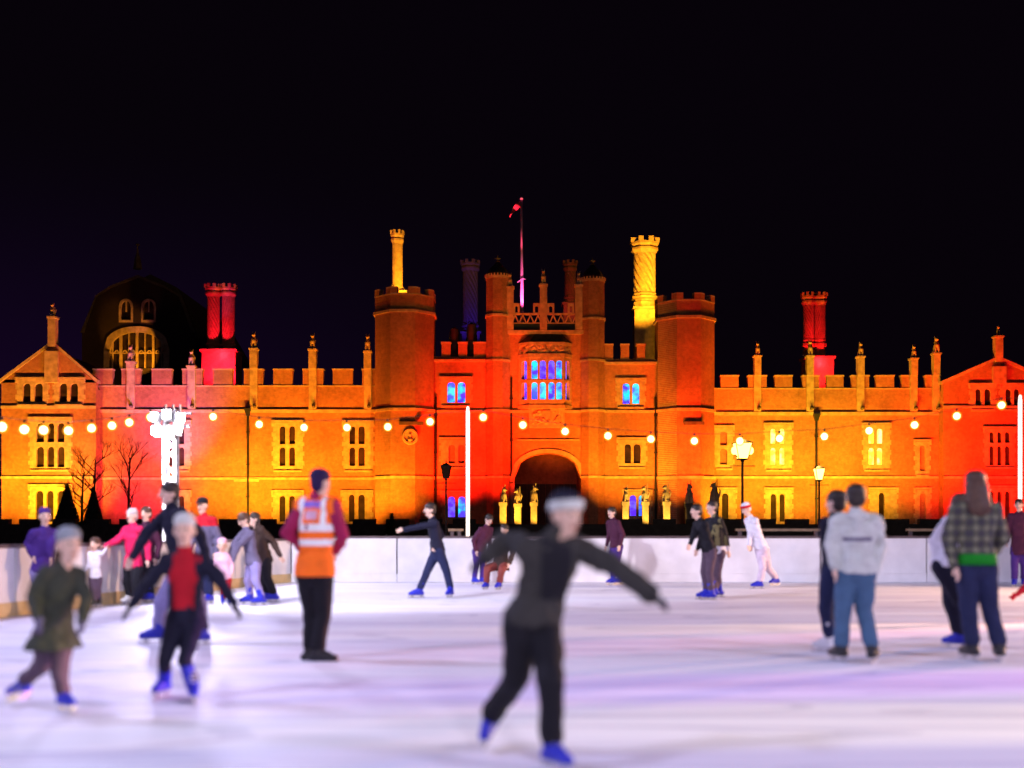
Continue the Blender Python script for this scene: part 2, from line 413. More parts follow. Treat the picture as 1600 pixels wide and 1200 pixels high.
def window(root, T, outer, lights, tiers, pane, arch=True, hood=True, sill=True, quoin=True, stone='stone', name='window'):
    """stone window: one mesh frame, each pane its own child. outer = (u0,u1,z0,z1) = hole in the wall"""
    u0, u1, z0, z1 = outer
    mb = MB(); holes = []
    for (a, b) in lights:
        for k, (c, d) in enumerate(tiers):
            holes.append((a, b, c, d, (b - a) * .42 if arch else 0))
    e = .002
    holed(mb, T, u0 + e, u1 - e, z0 + e, z1 - e, holes, .26, .33, -.05)
    w = .16
    if quoin:
        nq = max(4, int((z1 - z0) / .38)); hq = (z1 - z0) / nq
        for i in range(nq):
            ww = .30 if i % 2 else .17
            mb.tbox(T, u0 - ww, u0 + .04, -.04, .02, z0 + i * hq + .01, z0 + (i + 1) * hq - .01)
            mb.tbox(T, u1 - .04, u1 + ww, -.04, .02, z0 + i * hq + .01, z0 + (i + 1) * hq - .01)
    if hood:
        mb.tbox(T, u0 - .3, u1 + .3, -.16, .01, z1 + .02, z1 + .18)
        for s in (u0 - .3, u1 + .16): mb.tbox(T, s, s + .14, -.15, .01, z1 - .28, z1 + .018)
    if sill: mb.tbox(T, u0 - .1, u1 + .1, -.18, .05, z0 - .14, z0 - .003)
    wo = mb.build(name, stone, root)
    i = 0
    for (a, b) in lights:
        for (c, d) in tiers:
            pb = MB(); pb.tbox(T, a - .03, b + .03, .17, .20, c - .03, d + .03)
            pm = pane[i % len(pane)] if isinstance(pane, (list, tuple)) else pane
            pb.build('pane', pm, wo); i += 1
    return wo


def octo(cx, cy, r, rot=22.5, n=8):
    return [(cx + r * math.cos(R(rot + 360 / n * i)), cy + r * math.sin(R(rot + 360 / n * i))) for i in range(n)]


def relief(mb, T, u0, u1, z0, z1, d, amp, seed, nu=28, nz=16):
    """carved stone panel: a lumpy height field with a shield shape in the middle"""
    vs = []; fs = []
    for j in range(nz + 1):
        for i in range(nu + 1):
            u = u0 + (u1 - u0) * i / nu; z = z0 + (z1 - z0) * j / nz
            h = noise.noise((u * 2.2 + seed, z * 2.2, seed)) + .7 * noise.noise((u * 5 + seed, z * 5, 3))
            h = max(-.4, min(1, h * 1.4))
            ed = min(i, nu - i, j, nz - j)
            if ed == 0: h = 0
            vs.append(T(u, d - amp * h, z))
    for j in range(nz):
        for i in range(nu): a = j * (nu + 1) + i; fs.append((a, a + 1, a + nu + 2, a + nu + 1))
    mb.add(vs, fs)


def temp_remesh(mb, voxel, smooth=4, disp=0.0, dscale=.08, fac=.5):
    me = bpy.data.meshes.new('tmp'); me.from_pydata(mb.v, [], mb.f)
    o = bpy.data.objects.new('tmp', me); COL.objects.link(o)
    r = o.modifiers.new('r', 'REMESH'); r.mode = 'VOXEL'; r.voxel_size = voxel
    if disp:
        tx = bpy.data.textures.new('folds', 'CLOUDS'); tx.noise_scale = dscale; tx.noise_depth = 1
        d = o.modifiers.new('d', 'DISPLACE'); d.texture = tx; d.strength = disp; d.mid_level = .5; d.texture_coords = 'LOCAL'
    s = o.modifiers.new('s', 'SMOOTH'); s.factor = fac; s.iterations = smooth
    dg = bpy.context.evaluated_depsgraph_get()
    out = bpy.data.meshes.new_from_object(o.evaluated_get(dg))
    bpy.data.objects.remove(o); bpy.data.meshes.remove(me)
    out.polygons.foreach_set('use_smooth', [True] * len(out.polygons))
    return out


def mesh_obj(name, me, mats, parent, shift=None):
    if not isinstance(mats, (list, tuple)): mats = [mats]
    me.name = name; me.materials.clear()
    for m in mats: me.materials.append(M[m] if isinstance(m, str) else m)
    o = bpy.data.objects.new(name, me); COL.objects.link(o); o.parent = parent
    po = WO[parent.name] if parent else V((0, 0, 0))
    if shift is None: o.location = -po if parent else (0, 0, 0)
    else: o.location = V(shift) - po
    WO[o.name] = V(shift) if shift is not None else V((0, 0, 0))
    return o


# ------------------------------------------------------------------ setting: ground, ice
g = MB(); g.add([(-220, -30, -.12), (220, -30, -.12), (220, 260, -.12), (-220, 260, -.12)], [(0, 1, 2, 3)])
struct(g.build('ground', 'ground'))
LB = [(-9.0, 3.0), (-8.2, 8.0), (-7.25, 13.5), (-6.55, 17.0), (-5.95, 21.0), (-5.45, 24.2), (-5.05, 25.1)]   # left barrier line on the ice
g = MB()
pts = LB + [(24, 25.1), (24, -8), (-9.0, -8)]
g.column(list(reversed(pts)), -.10, 0.0)
struct(g.build('ice', 'ice'))

# ------------------------------------------------------------------ palace
PB = -.1             # ground level at the palace
yG = 90.0            # gatehouse front plane
yR = 92.0            # range front plane
def X(px, Y): return (px - 800) / F * Y
def Z(py, Y): return CAMH + (HOR - py) / F * Y
def win_px(root, Y, T, outer, lights, tiers, pane, **k):
    o = (X(outer[0], Y), X(outer[2], Y), Z(outer[3], Y), Z(outer[1], Y))
    window(root, T, o, [(X(a, Y), X(b, Y)) for a, b in lights], [(Z(b, Y), Z(a, Y)) for a, b in tiers], pane, **k)
    return o


def hole_px(Y, o): return (X(o[0], Y), X(o[2], Y), Z(o[3], Y), Z(o[1], Y))


def merlon(root, x0, x1, z0, z1, y, d=.45):
    m = MB(); m.box(x0, x1, y, y + d, z0, z1 - .12); m.mi = 1; m.box(x0 - .05, x1 + .05, y - .05, y + d + .05, z1 - .118, z1)
    return m.build('merlon', ['brick', 'stone'], root)


# a seated heraldic beast, shared by all pinnacles and pedestals
bm_ = MB()
bm_.cap((0, .02, .12), (0, .02, .40), .17, .13, .9)
bm_.cap((0, -.10, .42), (0, -.02, .62), .12, .10)
bm_.ell((0, -.09, .74), V((.10, 0, 0)), V((0, .14, 0)), V((0, 0, .10)))
bm_.cap((0, -.2, .72), (0, -.27, .69), .06, .045)
for s in (-1, 1):
    bm_.cap((s * .09, -.16, .05), (s * .08, -.12, .45), .05, .06)
    bm_.cap((s * .14, .02, .06), (s * .13, -.12, .05), .07, .05)
    bm_.cap((s * .06, -.05, .82), (s * .08, -.03, .92), .035, .015)
bm_.cap((0, .18, .1), (.10, .24, .5), .045, .04); bm_.cap((.10, .24, .5), (.02, .2, .68), .04, .02)
BEAST = temp_remesh(bm_, .03, 2)
BEAST.materials.append(M['stone'])


def beast(root, world, s, name='heraldic_beast', rz=0):
    o = place(BEAST, name, root, world); o.scale = (s, s, s); o.rotation_euler = (0, 0, rz)
    return o


def pinnacle(root, cx, cy, w, z0, z1, zf, mat='stone', rz=0):
    m = MB(); h = w / 2
    m.box(cx - h, cx + h, cy - h, cy + h, z0, z1 - .14)
    m.box(cx - h - .07, cx + h + .07, cy - h - .07, cy + h + .07, z1 - .138, z1)
    p = m.build('pinnacle', mat, root)
    beast(p, (cx, cy, z1 - .02), (zf - z1) / .92, 'finial_beast', rz)
    return p


def spout(root, x, y, z):
    m = MB(); m.cap((x, y + .1, z), (x, y - .35, z + .05), .16, .13); m.cap((x, y - .35, z + .05), (x, y - .55, z + .02), .1, .06)
    return m.build('water_spout', 'stone_dark', root)


def downpipe(root, x, y, z0, z1, hopper=True):
    m = MB(); m.tube((x, y - .12, z0), (x, y - .12, z1), .09, n=8)
    if hopper: m.column([(x - .1, y - .3), (x + .1, y - .3), (x + .1, y), (x - .1, y)], z1, z1 + .6, [(x - .3, y - .42), (x + .3, y - .42), (x + .3, y), (x - .3, y)])
    for k in range(4):
        zz = z0 + (z1 - z0) * (k + .5) / 4; m.box(x - .14, x + .14, y - .22, y - .004, zz - .05, zz + .05)
    return m.build('downpipe', 'iron', root)


def string_course(root, x0, x1, y, z, h=.22, pr=.14, name='string_course'):
    m = MB(); m.prism([(x0, z - h), (x1, z - h), (x1, z), (x0, z)], y - pr, y - .002)
    return m.build(name, 'stone', root)


# ---- left range
rl = thing('palace_range', (X(370, yR), yR, PB), 'long orange lit brick palace range left of the gatehouse, battlements and pinnacles along the top', 'palace range', 'palace ranges beside the gatehouse')
T = flatT(yR)
wl_ = [((430, 660, 470, 735), [(437, 446), (452, 461)], [(666, 694), (699, 728)], 'glass'),
       ((540, 660, 580, 735), [(546, 555), (560, 570)], [(666, 694), (699, 728)], 'glass'),
       ((258, 660, 294, 735), [(264, 273), (279, 288)], [(666, 694), (699, 728)], 'glass'),
       ((430, 769, 470, 832), [(437, 446), (452, 461)], [(775, 815)], 'glass'),
       ((538, 769, 578, 832), [(545, 554), (560, 570)], [(773, 815)], 'glass'),
       ((258, 769, 294, 832), [(264, 273), (279, 288)], [(775, 815)], 'glass')]
w = MB(); zt = Z(604, yR)
holed(w, T, X(140, yR), X(590, yR), PB, zt, [hole_px(yR, a[0]) for a in wl_], .36, .5)
w.box(X(140, yR), X(590, yR), yR + .5, yR + 9, PB, zt - .8)
w.build('wall', 'brick', rl)
r_ = MB(); r_.prism([(X(140, yR), zt - .79), (X(590, yR), zt - .79), (X(588, yR), zt - .2), (X(142, yR), zt - .2)], yR + 1.2, yR + 8); r_.build('roof', 'lead', rl)
for a in wl_: win_px(rl, yR, T, *a)
cp = MB(); cp.box(X(140, yR), X(590, yR), yR - .05, yR + .5, zt, zt + .10); cp.build('coping', 'stone', rl)
for a, b in [(145, 176), (190, 219), (237, 268), (285, 316), (333, 363), (381, 411), (427, 457), (473, 505), (520, 551), (566, 586)]:
    merlon(rl, X(a, yR), X(b, yR), zt + .102, Z(576, yR), yR)
string_course(rl, X(140, yR), X(590, yR), yR, Z(640, yR), .26)
string_course(rl, X(140, yR), X(590, yR), yR, Z(746, yR), .2, .1)
for px, pt, pf in [(205, 565, 538), (300, 572, 545), (397, 545, 518), (489, 546, 520), (575, 549, 521)]:
    m = MB(); x = X(px, yR); m.box(x - .32, x + .32, yR - .2, yR - .002, Z(639, yR), Z(577, yR)); m.build('pilaster', 'stone', rl)
    pinnacle(rl, x, yR - .05, .62, Z(577, yR) + .001, Z(pt, yR), Z(pf, yR))
    spout(rl, x + .1, yR - .15, Z(636, yR))
downpipe(rl, X(388, yR), yR, PB, Z(650, yR))
m = MB(); m.box(X(366, yR), X(405, yR), yR - .16, yR - .102, Z(753, yR), Z(748, yR)); m.build('string_block', 'stone', rl)  # raised block in the same stone as the string course

# ---- right range
yQ = 93.0
rr_ = thing('palace_range', (X(1290, yQ), yQ, PB), 'long amber lit brick palace range right of the gatehouse with glowing yellow windows', 'palace range', 'palace ranges beside the gatehouse')
T = flatT(yQ)
wr_ = [((1120, 668, 1142, 732), [(1125, 1136)], [(674, 696), (701, 726)], 'blind'),
       ((1198, 664, 1234, 734), [(1204, 1212), (1218, 1226)], [(670, 693), (700, 726)], 'glass_lit'),
       ((1352, 664, 1387, 734), [(1357, 1366), (1370, 1379)], [(670, 693), (700, 726)], 'glass_lit'),
       ((1433, 690, 1449, 742), [(1437, 1446)], [(696, 736)], 'blind'),
       ((1122, 765, 1146, 832), [(1128, 1138)], [(771, 815)], 'glass'),
       ((1199, 765, 1234, 832), [(1204, 1213), (1218, 1226)], [(772, 815)], 'glass'),
       ((1362, 765, 1398, 832), [(1373, 1382)], [(770, 815)], 'glass'),
       ((1433, 765, 1450, 832), [(1437, 1446)], [(771, 815)], 'blind')]
zt = Z(608, yQ)
w = MB(); holed(w, T, X(1112, yQ), X(1478, yQ), PB, zt, [hole_px(yQ, a[0]) for a in wr_], .36, .5)
w.box(X(1112, yQ), X(1478, yQ), yQ + .5, yQ + 9, PB, zt - .8); w.build('wall', 'brick', rr_)
r_ = MB(); r_.box(X(1114, yQ), X(1476, yQ), yQ + 1.2, yQ + 8, zt - .79, zt - .2); r_.build('roof', 'lead', rr_)
for a in wr_: win_px(rr_, yQ, T, *a)
cp = MB(); cp.box(X(1112, yQ), X(1478, yQ), yQ - .05, yQ + .5, zt, zt + .10); cp.build('coping', 'stone', rr_)
for a, b in [(1126, 1154), (1169, 1198), (1211, 1238), (1254, 1280), (1292, 1318), (1331, 1358), (1369, 1397), (1409, 1432), (1446, 1470)]:
    merlon(rr_, X(a, yQ), X(b, yQ), zt + .102, Z(586, yQ), yQ)
string_course(rr_, X(1112, yQ), X(1478, yQ), yQ, Z(644, yQ), .26)
string_course(rr_, X(1112, yQ), X(1478, yQ), yQ, Z(744, yQ), .2, .1)
for px, pt, pf in [(1183, 556, 533), (1265, 556, 530), (1344, 557, 533), (1427, 560, 538), (1462, 552, 525)]:
    m = MB(); x = X(px, yQ); m.box(x - .30, x + .30, yQ - .2, yQ - .002, Z(643, yQ), Z(587, yQ)); m.build('pilaster', 'stone', rr_)
    pinnacle(rr_, x, yQ - .05, .56, Z(587, yQ) + .001, Z(pt, yQ), Z(pf, yQ))
    spout(rr_, x + .1, yQ - .15, Z(639, yQ))
downpipe(rr_, X(1275, yQ), yQ, PB, Z(658, yQ))

# ---- gabled end wings
def wing(label, y, x0, x1, ax, az, ez, wins, pin, sides, pier):
    ro = thing('gabled_wing', ((x0 + x1) / 2, y, PB), label, 'palace wing', 'gabled end wings of the palace')
    T = flatT(y); w = MB()
    holed(w, T, x0, x1, PB, ez, [hole_px(y, a[0]) for a in wins], .36, .5)
    w.prism([(x0, ez + .001), (x1, ez + .001), (ax, az)], y, y + .5)
    w.box(x0, x1, y + .5, y + 8, PB, ez - .5); w.build('wall', 'brick', ro)
    r = MB(); r.prism([(x0, ez - .49), (x1, ez - .49), (ax, az - .4)], y + .52, y + 9); r.build('roof', 'slate', ro)
    c = MB()
    for (xa, sgn) in ((x0, -1), (x1, 1)):
        c.prism([(xa + sgn * .15, ez - .05), (xa + sgn * .15, ez + .25), (ax, az + .3), (ax, az + .02)] if sgn < 0 else [(ax, az + .02), (ax, az + .3), (xa + .15, ez + .25), (xa + .15, ez - .05)], y - .1, y + .6)
    c.build('gable_coping', 'stone', ro)
    for a in wins: win_px(ro, y, T, *a)
    for z_ in (Z(634, y), Z(744, y)): string_course(ro, x0, x1, y, z_, .22, .12)
    pw = .55; m = MB(); m.box(ax - pw, ax + pw, y - .3, y - .002, Z(pier, y), az - .6); m.build('gable_pier', 'stone', ro)
    pinnacle(ro, ax, y + .1, .62, az - .2, Z(pin[0], y), Z(pin[1], y))
    return ro


yW = 91.0
wing('orange lit gabled brick wing at the left end of the palace, three light windows', yW, X(2, yW), X(150, yW), X(82, yW), Z(538, yW), Z(598, yW),
     [((30, 593, 72, 632), [(36, 48), (54, 67)], [(599, 628)], 'glass'), ((88, 593, 128, 632), [(93, 105), (110, 122)], [(599, 628)], 'glass'),
      ((50, 655, 108, 734), [(57, 69), (74, 85), (90, 101)], [(661, 691), (698, 730)], 'glass'),
      ((50, 760, 108, 832), [(56, 68), (73, 84), (90, 101)], [(767, 815)], 'glass')], (495, 472), None, 598)
wing('red lit gabled brick wing at the right end of the palace beyond the range', yW + 1, X(1474, yW + 1), X(1646, yW + 1), X(1560, yW + 1), Z(562, yW + 1), Z(600, yW + 1),
     [((1519, 602, 1552, 640), [(1524, 1533), (1538, 1548)], [(608, 637)], 'glass'), ((1566, 602, 1598, 640), [(1571, 1580), (1584, 1593)], [(608, 637)], 'glass'),
      ((1541, 670, 1582, 730), [(1546, 1553), (1558, 1565), (1570, 1578)], [(675, 692), (697, 727)], 'glass'),
      ((1541, 762, 1582, 832), [(1546, 1553), (1558, 1565), (1570, 1578)], [(768, 815)], 'glass')], (525, 508), None, 600)

# ---- gatehouse
gh = thing('gatehouse', (X(850, yG), yG, PB), 'tall red and orange lit brick gatehouse with octagonal towers, oriel window and arched gateway', 'gatehouse')
T = flatT(yG)
secL = [((692, 592, 733, 634), [(699, 711), (715, 727)], [(597, 629)], ['blue2', 'blue1']),
        ((692, 687, 729, 730), [(701, 711), (716, 726)], [(695, 724)], 'blind'),
        ((694, 770, 730, 816), [(700, 711), (716, 727)], [(776, 808)], ['blue3', 'blue1'])]
secR = [((967, 594, 1004, 636), [(973, 984), (988, 999)], [(599, 631)], ['blue1', 'blue2']),
        ((969, 687, 1006, 730), [(976, 986), (990, 1001)], [(694, 724)], 'glass'),
        ((978, 768, 1014, 814), [(984, 994), (998, 1008)], [(774, 806)], ['blue3', 'blue2'])]
for (a, b, sec, zt) in ((676, 764, secL, Z(557, yG)), (940, 1030, secR, Z(561, yG))):
    w = MB(); holed(w, T, X(a, yG), X(b, yG), PB, zt, [hole_px(yG, s[0]) for s in sec], .36, .5)
    w.box(X(a, yG), X(b, yG), yG + .5, yG + 8, PB, zt - .6); w.build('wall', 'brick', gh)
    for s in sec: win_px(gh, yG, T, *s)
    string_course(gh, X(a, yG), X(b, yG), yG, zt - .25, .2, .2, 'parapet_string')
    string_course(gh, X(a, yG), X(b, yG), yG, Z(641, yG), .22)
    string_course(gh, X(a, yG), X(b, yG), yG, Z(744, yG), .2, .1)
for a, b, t in [(690, 704, 534), (716, 730, 534), (740, 760, 534)]: merlon(gh, X(a, yG), X(b, yG), Z(556.9, yG), Z(t, yG), yG)
for a, b, t in [(945, 958, 537), (970, 983, 537), (995, 1008, 537)]: merlon(gh, X(a, yG), X(b, yG), Z(560.9, yG), Z(t, yG), yG)
# dark tapering lead cowls standing in the left embrasures
for px, tp in ((707, 515), (734, 508)):
    m = MB(); x = X(px + 3, yG + 1)
    m.lathe(x, yG + 1, [(.75, Z(557, yG + 1)), (.5, Z(549, yG + 1)), (.42, Z(tp + 8, yG + 1)), (.36, Z(tp, yG + 1)), (.05, Z(tp - 4, yG + 1))], 10); m.build('roof_cowl', 'lead', gh)


def big_tower(pl, pr, ptop, pcren, pstr):
    cx = (X(pl, yG) + X(pr, yG)) / 2; hw = (X(pr, yG) - X(pl, yG)) / 2; r = hw / math.cos(R(22.5)); cy = yG + .6
    m = MB(); m.column(octo(cx, cy, r), PB, Z(pcren, yG)); t = m.build('octagonal_tower', 'brick', gh)
    for py, pr_ in ((pstr, .16), (641, .14), (745, .10)):
        m = MB(); m.column(octo(cx, cy, r + pr_), Z(py, yG) - .22, Z(py, yG)); m.build('string_course', 'stone', t)
    m = MB(); m.column(octo(cx, cy, r + .04), Z(pcren, yG) + .001, Z(pcren, yG) + .1); m.build('coping', 'stone', t)
    c8 = octo(cx, cy, r + .03); i8 = octo(cx, cy, r - .45)
    for i in range(8):
        a = V(c8[i - 1]); b = V(c8[i]); c = V(c8[(i + 1) % 8]); ia = V(i8[i - 1]); ib = V(i8[i]); ic = V(i8[(i + 1) % 8])
        f = .27
        poly = [b + (a - b) * f, b, b + (c - b) * f, ib + (ic - ib) * f, ib, ib + (ia - ib) * f]
        m = MB(); m.column([tuple(p) for p in poly], Z(pcren, yG) + .102, Z(ptop, yG) - .12); m.mi = 1
        m.column([tuple(p) for p in poly], Z(ptop, yG) - .118, Z(ptop, yG)); m.build('merlon', ['brick', 'stone'], t)
    return t, cx, cy - hw


tl, cxl, fyl = big_tower(587, 678, 455, 467, 490)
tr, cxr, fyr = big_tower(1027, 1115, 464, 476, 499)
# terracotta roundel and hood on the left tower, a hood panel on the right one
for t, pc, fy in ((tl, 642, fyl), (tr, 1092, fyr)):
    pass
ro = MB(); n = 24; rc = P(641, 682, fyl); 
for (r0, r1, d0, d1) in ((.0, .42, -.06, -.05), (.42, .48, -.05, -.20), (.48, .60, -.20, -.20), (.60, .68, -.20, -.004)):
    vs = []
    for r, d in ((r0, d0), (r1, d1)):
        for i in range(n): a = 2 * math.pi * i / n; vs.append((rc.x + r * math.cos(a), fyl + d, rc.z + r * math.sin(a)))
    ro.add(vs, [(i, i + n, (i + 1) % n + n, (i + 1) % n) for i in range(n)])
ro.cap((rc.x, fyl - .1, rc.z - .22), (rc.x, fyl - .12, rc.z - .05), .22, .1); ro.ell((rc.x, fyl - .14, rc.z + .12), V((.12, 0, 0)), V((0, .12, 0)), V((0, 0, .16)))
ro.build('terracotta_roundel', 'stone', tl)
for t, px0, px1, fy in ((tl, 624, 662, fyl), (tr, 1068, 1100, fyr)):
    m = MB(); m.box(X(px0, fy), X(px1, fy), fy - .22, fy - .003, Z(664, fy), Z(659, fy))
    m.build('hood_mould', 'stone_dark', t)

# central bay with the arch
yC = yG - .1; T = flatT(yC)
w = MB(); ah = (X(804, yC), X(908, yC), PB + .001, Z(708, yC), Z(708, yC) - Z(748, yC))
zc = Z(521, yC)
holed(w, T, X(790, yC), X(915, yC), PB, zc, [ah], 1.2, 1.2)
w.box(X(790, yC), X(915, yC), yC + 1.2, yC + 7, ah[3] + .5, zc - .1)
w.build('central_wall', 'brick', gh)
w = MB()
for a, b in ((790, 803.5), (908.5, 915)): w.box(X(a, yC), X(b, yC), yC + 1.21, yC + 7, PB, ah[3] + .49)
w.box(X(803.5, yC), X(908.5, yC), yC + 6.5, yC + 7, PB, ah[3] + .49)
w.build('gate_passage', 'brick', gh)
gd = MB()
for k in range(10):
    x0 = ah[0] + .03 + k * (ah[1] - ah[0] - .06) / 10; gd.box(x0 + .01, x0 + (ah[1] - ah[0] - .06) / 10 - .01, yC + 6.1, yC + 6.3, PB, 5.2)
gd.build('timber_gate', 'timber', gh)
# stone archivolt
a = MB(); pts = []; n = 22
for ring in (0, .34):
    hw = (ah[1] - ah[0]) / 2 + ring; cx = (ah[0] + ah[1]) / 2
    for i in range(n + 1):
        t = -1 + 2 * i / n; pts.append((cx + hw * t, ah[3] + ring - (ah[4] + ring) * (1 - math.sqrt(max(0, 1 - t * t)) ** .85)))
for i in range(n):
    q = [pts[i], pts[i + 1], pts[n + 1 + i + 1], pts[n + 1 + i]]
    a.prism(q, yC - .12, yC - .003)
for sgn, xx in ((-1, ah[0]), (1, ah[1])):
    x0, x1 = (xx - .34, xx) if sgn < 0 else (xx, xx + .34)
    a.box(x0, x1, yC - .12, yC - .003, PB, ah[3] - ah[4])
a.build('archivolt', 'stone', gh)
m = MB(); m.box(X(808, yC), X(905, yC), yC - .1, yC - .003, Z(688.5, yC), Z(686.5, yC)); m.box(X(826, yC), X(881, yC), yC - .12, yC - .003, Z(669, yC), Z(666, yC)); m.build('label_mould', 'stone', gh)
string_course(gh, X(796, yC), X(826, yC), yC, Z(641, yC), .22); string_course(gh, X(882, yC), X(908, yC), yC, Z(641, yC), .22)
# carved arms panel
m = MB(); relief(m, T, X(831, yC), X(877, yC), Z(663, yC), Z(636, yC), -.12, .16, 4.2)
m.box(X(828, yC), X(880, yC), yC - .1, yC - .003, Z(666, yC), Z(633, yC))
for a_, b_ in ((826, 831), (877, 882)): m.box(X(a_, yC), X(b_, yC), yC - .22, yC - .101, Z(666, yC), Z(633, yC))
sx = X(854, yC); sz = Z(649, yC)
m.prism([(sx - .3, sz + .35), (sx - .3, sz - .05), (sx, sz - .42), (sx + .3, sz - .05), (sx + .3, sz + .35)], yC - .3, yC - .13)
m.build('carved_arms_panel', 'stone', gh)
# cornice and pierced parapet of the central bay
m = MB(); m.box(X(793, yC), X(912, yC), yC - .35, yC - .003, Z(523, yC), Z(517, yC)); m.build('cornice', 'stone', gh)
m = MB(); m.prism([(X(796, yC), Z(516.8, yC)), (X(908, yC), Z(516.8, yC)), (X(908, yC), Z(506, yC)), (X(796, yC), Z(506, yC))], yC - .12, yC + .3); m.build('parapet_slope', 'lead', gh)
m = MB(); y0, y1 = yC - .12, yC + .15
m.box(X(798, yC), X(906, yC), y0, y1, Z(492, yC), Z(489.5, yC)); m.box(X(798, yC), X(906, yC), y0, y1, Z(506, yC) + .002, Z(504.5, yC))
for k in range(9):
    xa = X(799 + k * 11.9, yC); xb = X(799 + (k + .5) * 11.9, yC); xc = X(799 + (k + 1) * 11.9, yC); za = Z(504, yC); zb = Z(492.3, yC); t_ = .1
    m.prism([(xa, za), (xa + t_, za), (xb + t_ / 2, zb), (xb - t_ / 2, zb)], y0, y1); m.prism([(xc - t_, za), (xc, za), (xb + t_ / 2, zb), (xb - t_ / 2, zb)], y0 + .001, y1 - .001)
m.build('pierced_parapet', 'stone', gh)
for a_, b_ in ((802, 812), (833, 844), (855, 866), (887, 897)):
    m = MB(); holed(m, T, X(a_, yC), X(b_, yC), Z(489.4, yC), Z(474, yC), [(X(a_ + 3, yC), X(b_ - 3, yC), Z(488.5, yC), Z(478, yC), .12)], .25, .25, -.1)
    m.build('merlon', 'stone', gh)
for px, pt, pf in ((797, 449, 426), (849, 445, 420), (904, 446, 424)): pinnacle(gh, X(px, yC), yC - .1, .58, Z(516, yC), Z(pt, yC), Z(pf, yC))
# small octagonal turrets with ogee caps
for pl, pr, pt, ps, pfin in ((760, 796, 437, 493, 398), (908, 944, 442, 498, 402)):
    cx = (X(pl, yG) + X(pr, yG)) / 2; hw = (X(pr, yG) - X(pl, yG)) / 2; r = hw / math.cos(R(22.5)); cy = yG + .1
    m = MB(); m.column(octo(cx, cy, r), PB, Z(pt, yG)); t = m.build('octagonal_turret', 'brick', gh)
    for py, pr_ in ((ps, .1), (563, .08), (641, .1), (744, .1)):
        m = MB(); m.column(octo(cx, cy, r + pr_), Z(py, yG) - .18, Z(py, yG)); m.build('string_course', 'stone', t)
    m = MB(); m.column(octo(cx, cy, r + .06), Z(pt, yG) + .001, Z(pt, yG) + .2)
    for k in range(24):
        a0 = 2 * math.pi * k / 24; m.box(cx + (r + .02) * math.cos(a0) - .05, cx + (r + .02) * math.cos(a0) + .05, cy + (r + .02) * math.sin(a0) - .05, cy + (r + .02) * math.sin(a0) + .05, Z(pt, yG) + .202, Z(pt, yG) + .36)
    m.build('cornice', 'stone', t)
    zz = Z(pt, yG) + .2
    m = MB(); m.lathe(cx, cy, [(.92, zz), (.86, zz + .35), (.62, zz + .75), (.32, zz + 1.05), (.14, zz + 1.3), (.06, zz + 1.45)], 16, 0, lambda a, z: 1 + .06 * math.cos(8 * a)); m.build('ogee_cap', 'lead', t)
    m = MB(); zf = Z(pfin, yG); m.lathe(cx, cy, [(.05, zz + 1.44), (.2, zf - .62), (.05, zf - .5), (.05, zf - .4), (.26, zf - .3), (.05, zf - .18), (.02, zf)], 8); m.build('gilt_finial', 'gilt', t)
for px in (681, 1024):
    downpipe(gh, X(px, yG), yG, PB, Z(620, yG), False)
for px in (799, 940): downpipe(gh, X(px, yG), yG - .0, PB, Z(590, yG), False)
# oriel bay
ow = .62   # projection
fz0, fz1 = Z(632, yG - 1), Z(557, yG - 1)
ya = yC; yf = yC - ow
xl, xr = X(811, ya), X(892, ya); xfl, xfr = X(827, yf), X(881, yf)
tiers = [(Z(592, yf), Z(563, yf)), (Z(624, yf), Z(597, yf))]
ob = MB(); ob.column([(xl, ya - .004), (xfl, yf + .4), (xfr, yf + .4), (xr, ya - .004)], fz0, fz1); orl = ob.build('oriel_bay', 'stone', gh)
def facet(p0, p1):
    p0 = V((*p0, 0)); p1 = V((*p1, 0)); U = (p1 - p0).normalized(); N = V((-U.y, U.x, 0))
    if N.y < 0: N = -N
    return (lambda u, d, z: p0 + U * u + N * d + V((0, 0, z))), (p1 - p0).length
TF, LF = facet((xfl, yf), (xfr, yf)); TL, LL = facet((xl, ya - .004), (xfl, yf)); TR, LR = facet((xfr, yf), (xr, ya - .004))
def orwin(T, L, lights, pane):
    window(orl, T, (0, L, fz0, fz1), lights, tiers, pane, hood=False, sill=False, quoin=False, name='oriel_window')
px_ = lambda a: X(a, yf) - xfl
orwin(TF, LF, [(px_(830.5), px_(840)), (px_(843.5), px_(853)), (px_(857), px_(866.5)), (px_(869), px_(879))], ['blue1', 'blue2', 'blue3', 'blue2', 'blue3', 'blue1', 'blue1', 'blue2'])
orwin(TL, LL, [(LL * .25, LL * .8)], 'blue3'); orwin(TR, LR, [(LR * .2, LR * .75)], 'blue3')
for zz, h_, ex in ((fz0 - .3, .3, .12), (fz1 - .02, .3, .12), (fz1 + 1.0, .22, .1), (Z(595.5, yf), .12, .07)):
    m = MB(); m.column([(xl - ex, ya - .005), (xfl - ex * .7, yf - ex), (xfr + ex * .7, yf - ex), (xr + ex, ya - .005)], zz, zz + h_ ); m.build('oriel_moulding', 'stone', orl)
m = MB(); za, zb = fz1 + .281, fz1 + .999
relief(m, TF, 0, LF, za, zb, -.02, .12, 9.1, 30, 10); relief(m, TL, 0, LL, za, zb, -.02, .1, 2.1, 10, 8); relief(m, TR, 0, LR, za, zb, -.02, .1, 5.5, 10, 8)
m.column([(xl + .05, ya - .005), (xfl + .05, yf + .12), (xfr - .05, yf + .12), (xr - .05, ya - .005)], za, zb)
m.build('carved_frieze', 'stone', orl)
m = MB(); zb = fz1 + 1.221; b0 = [(xl - .05, ya - .006), (xfl, yf - .03), (xfr, yf - .03), (xr + .05, ya - .006)]
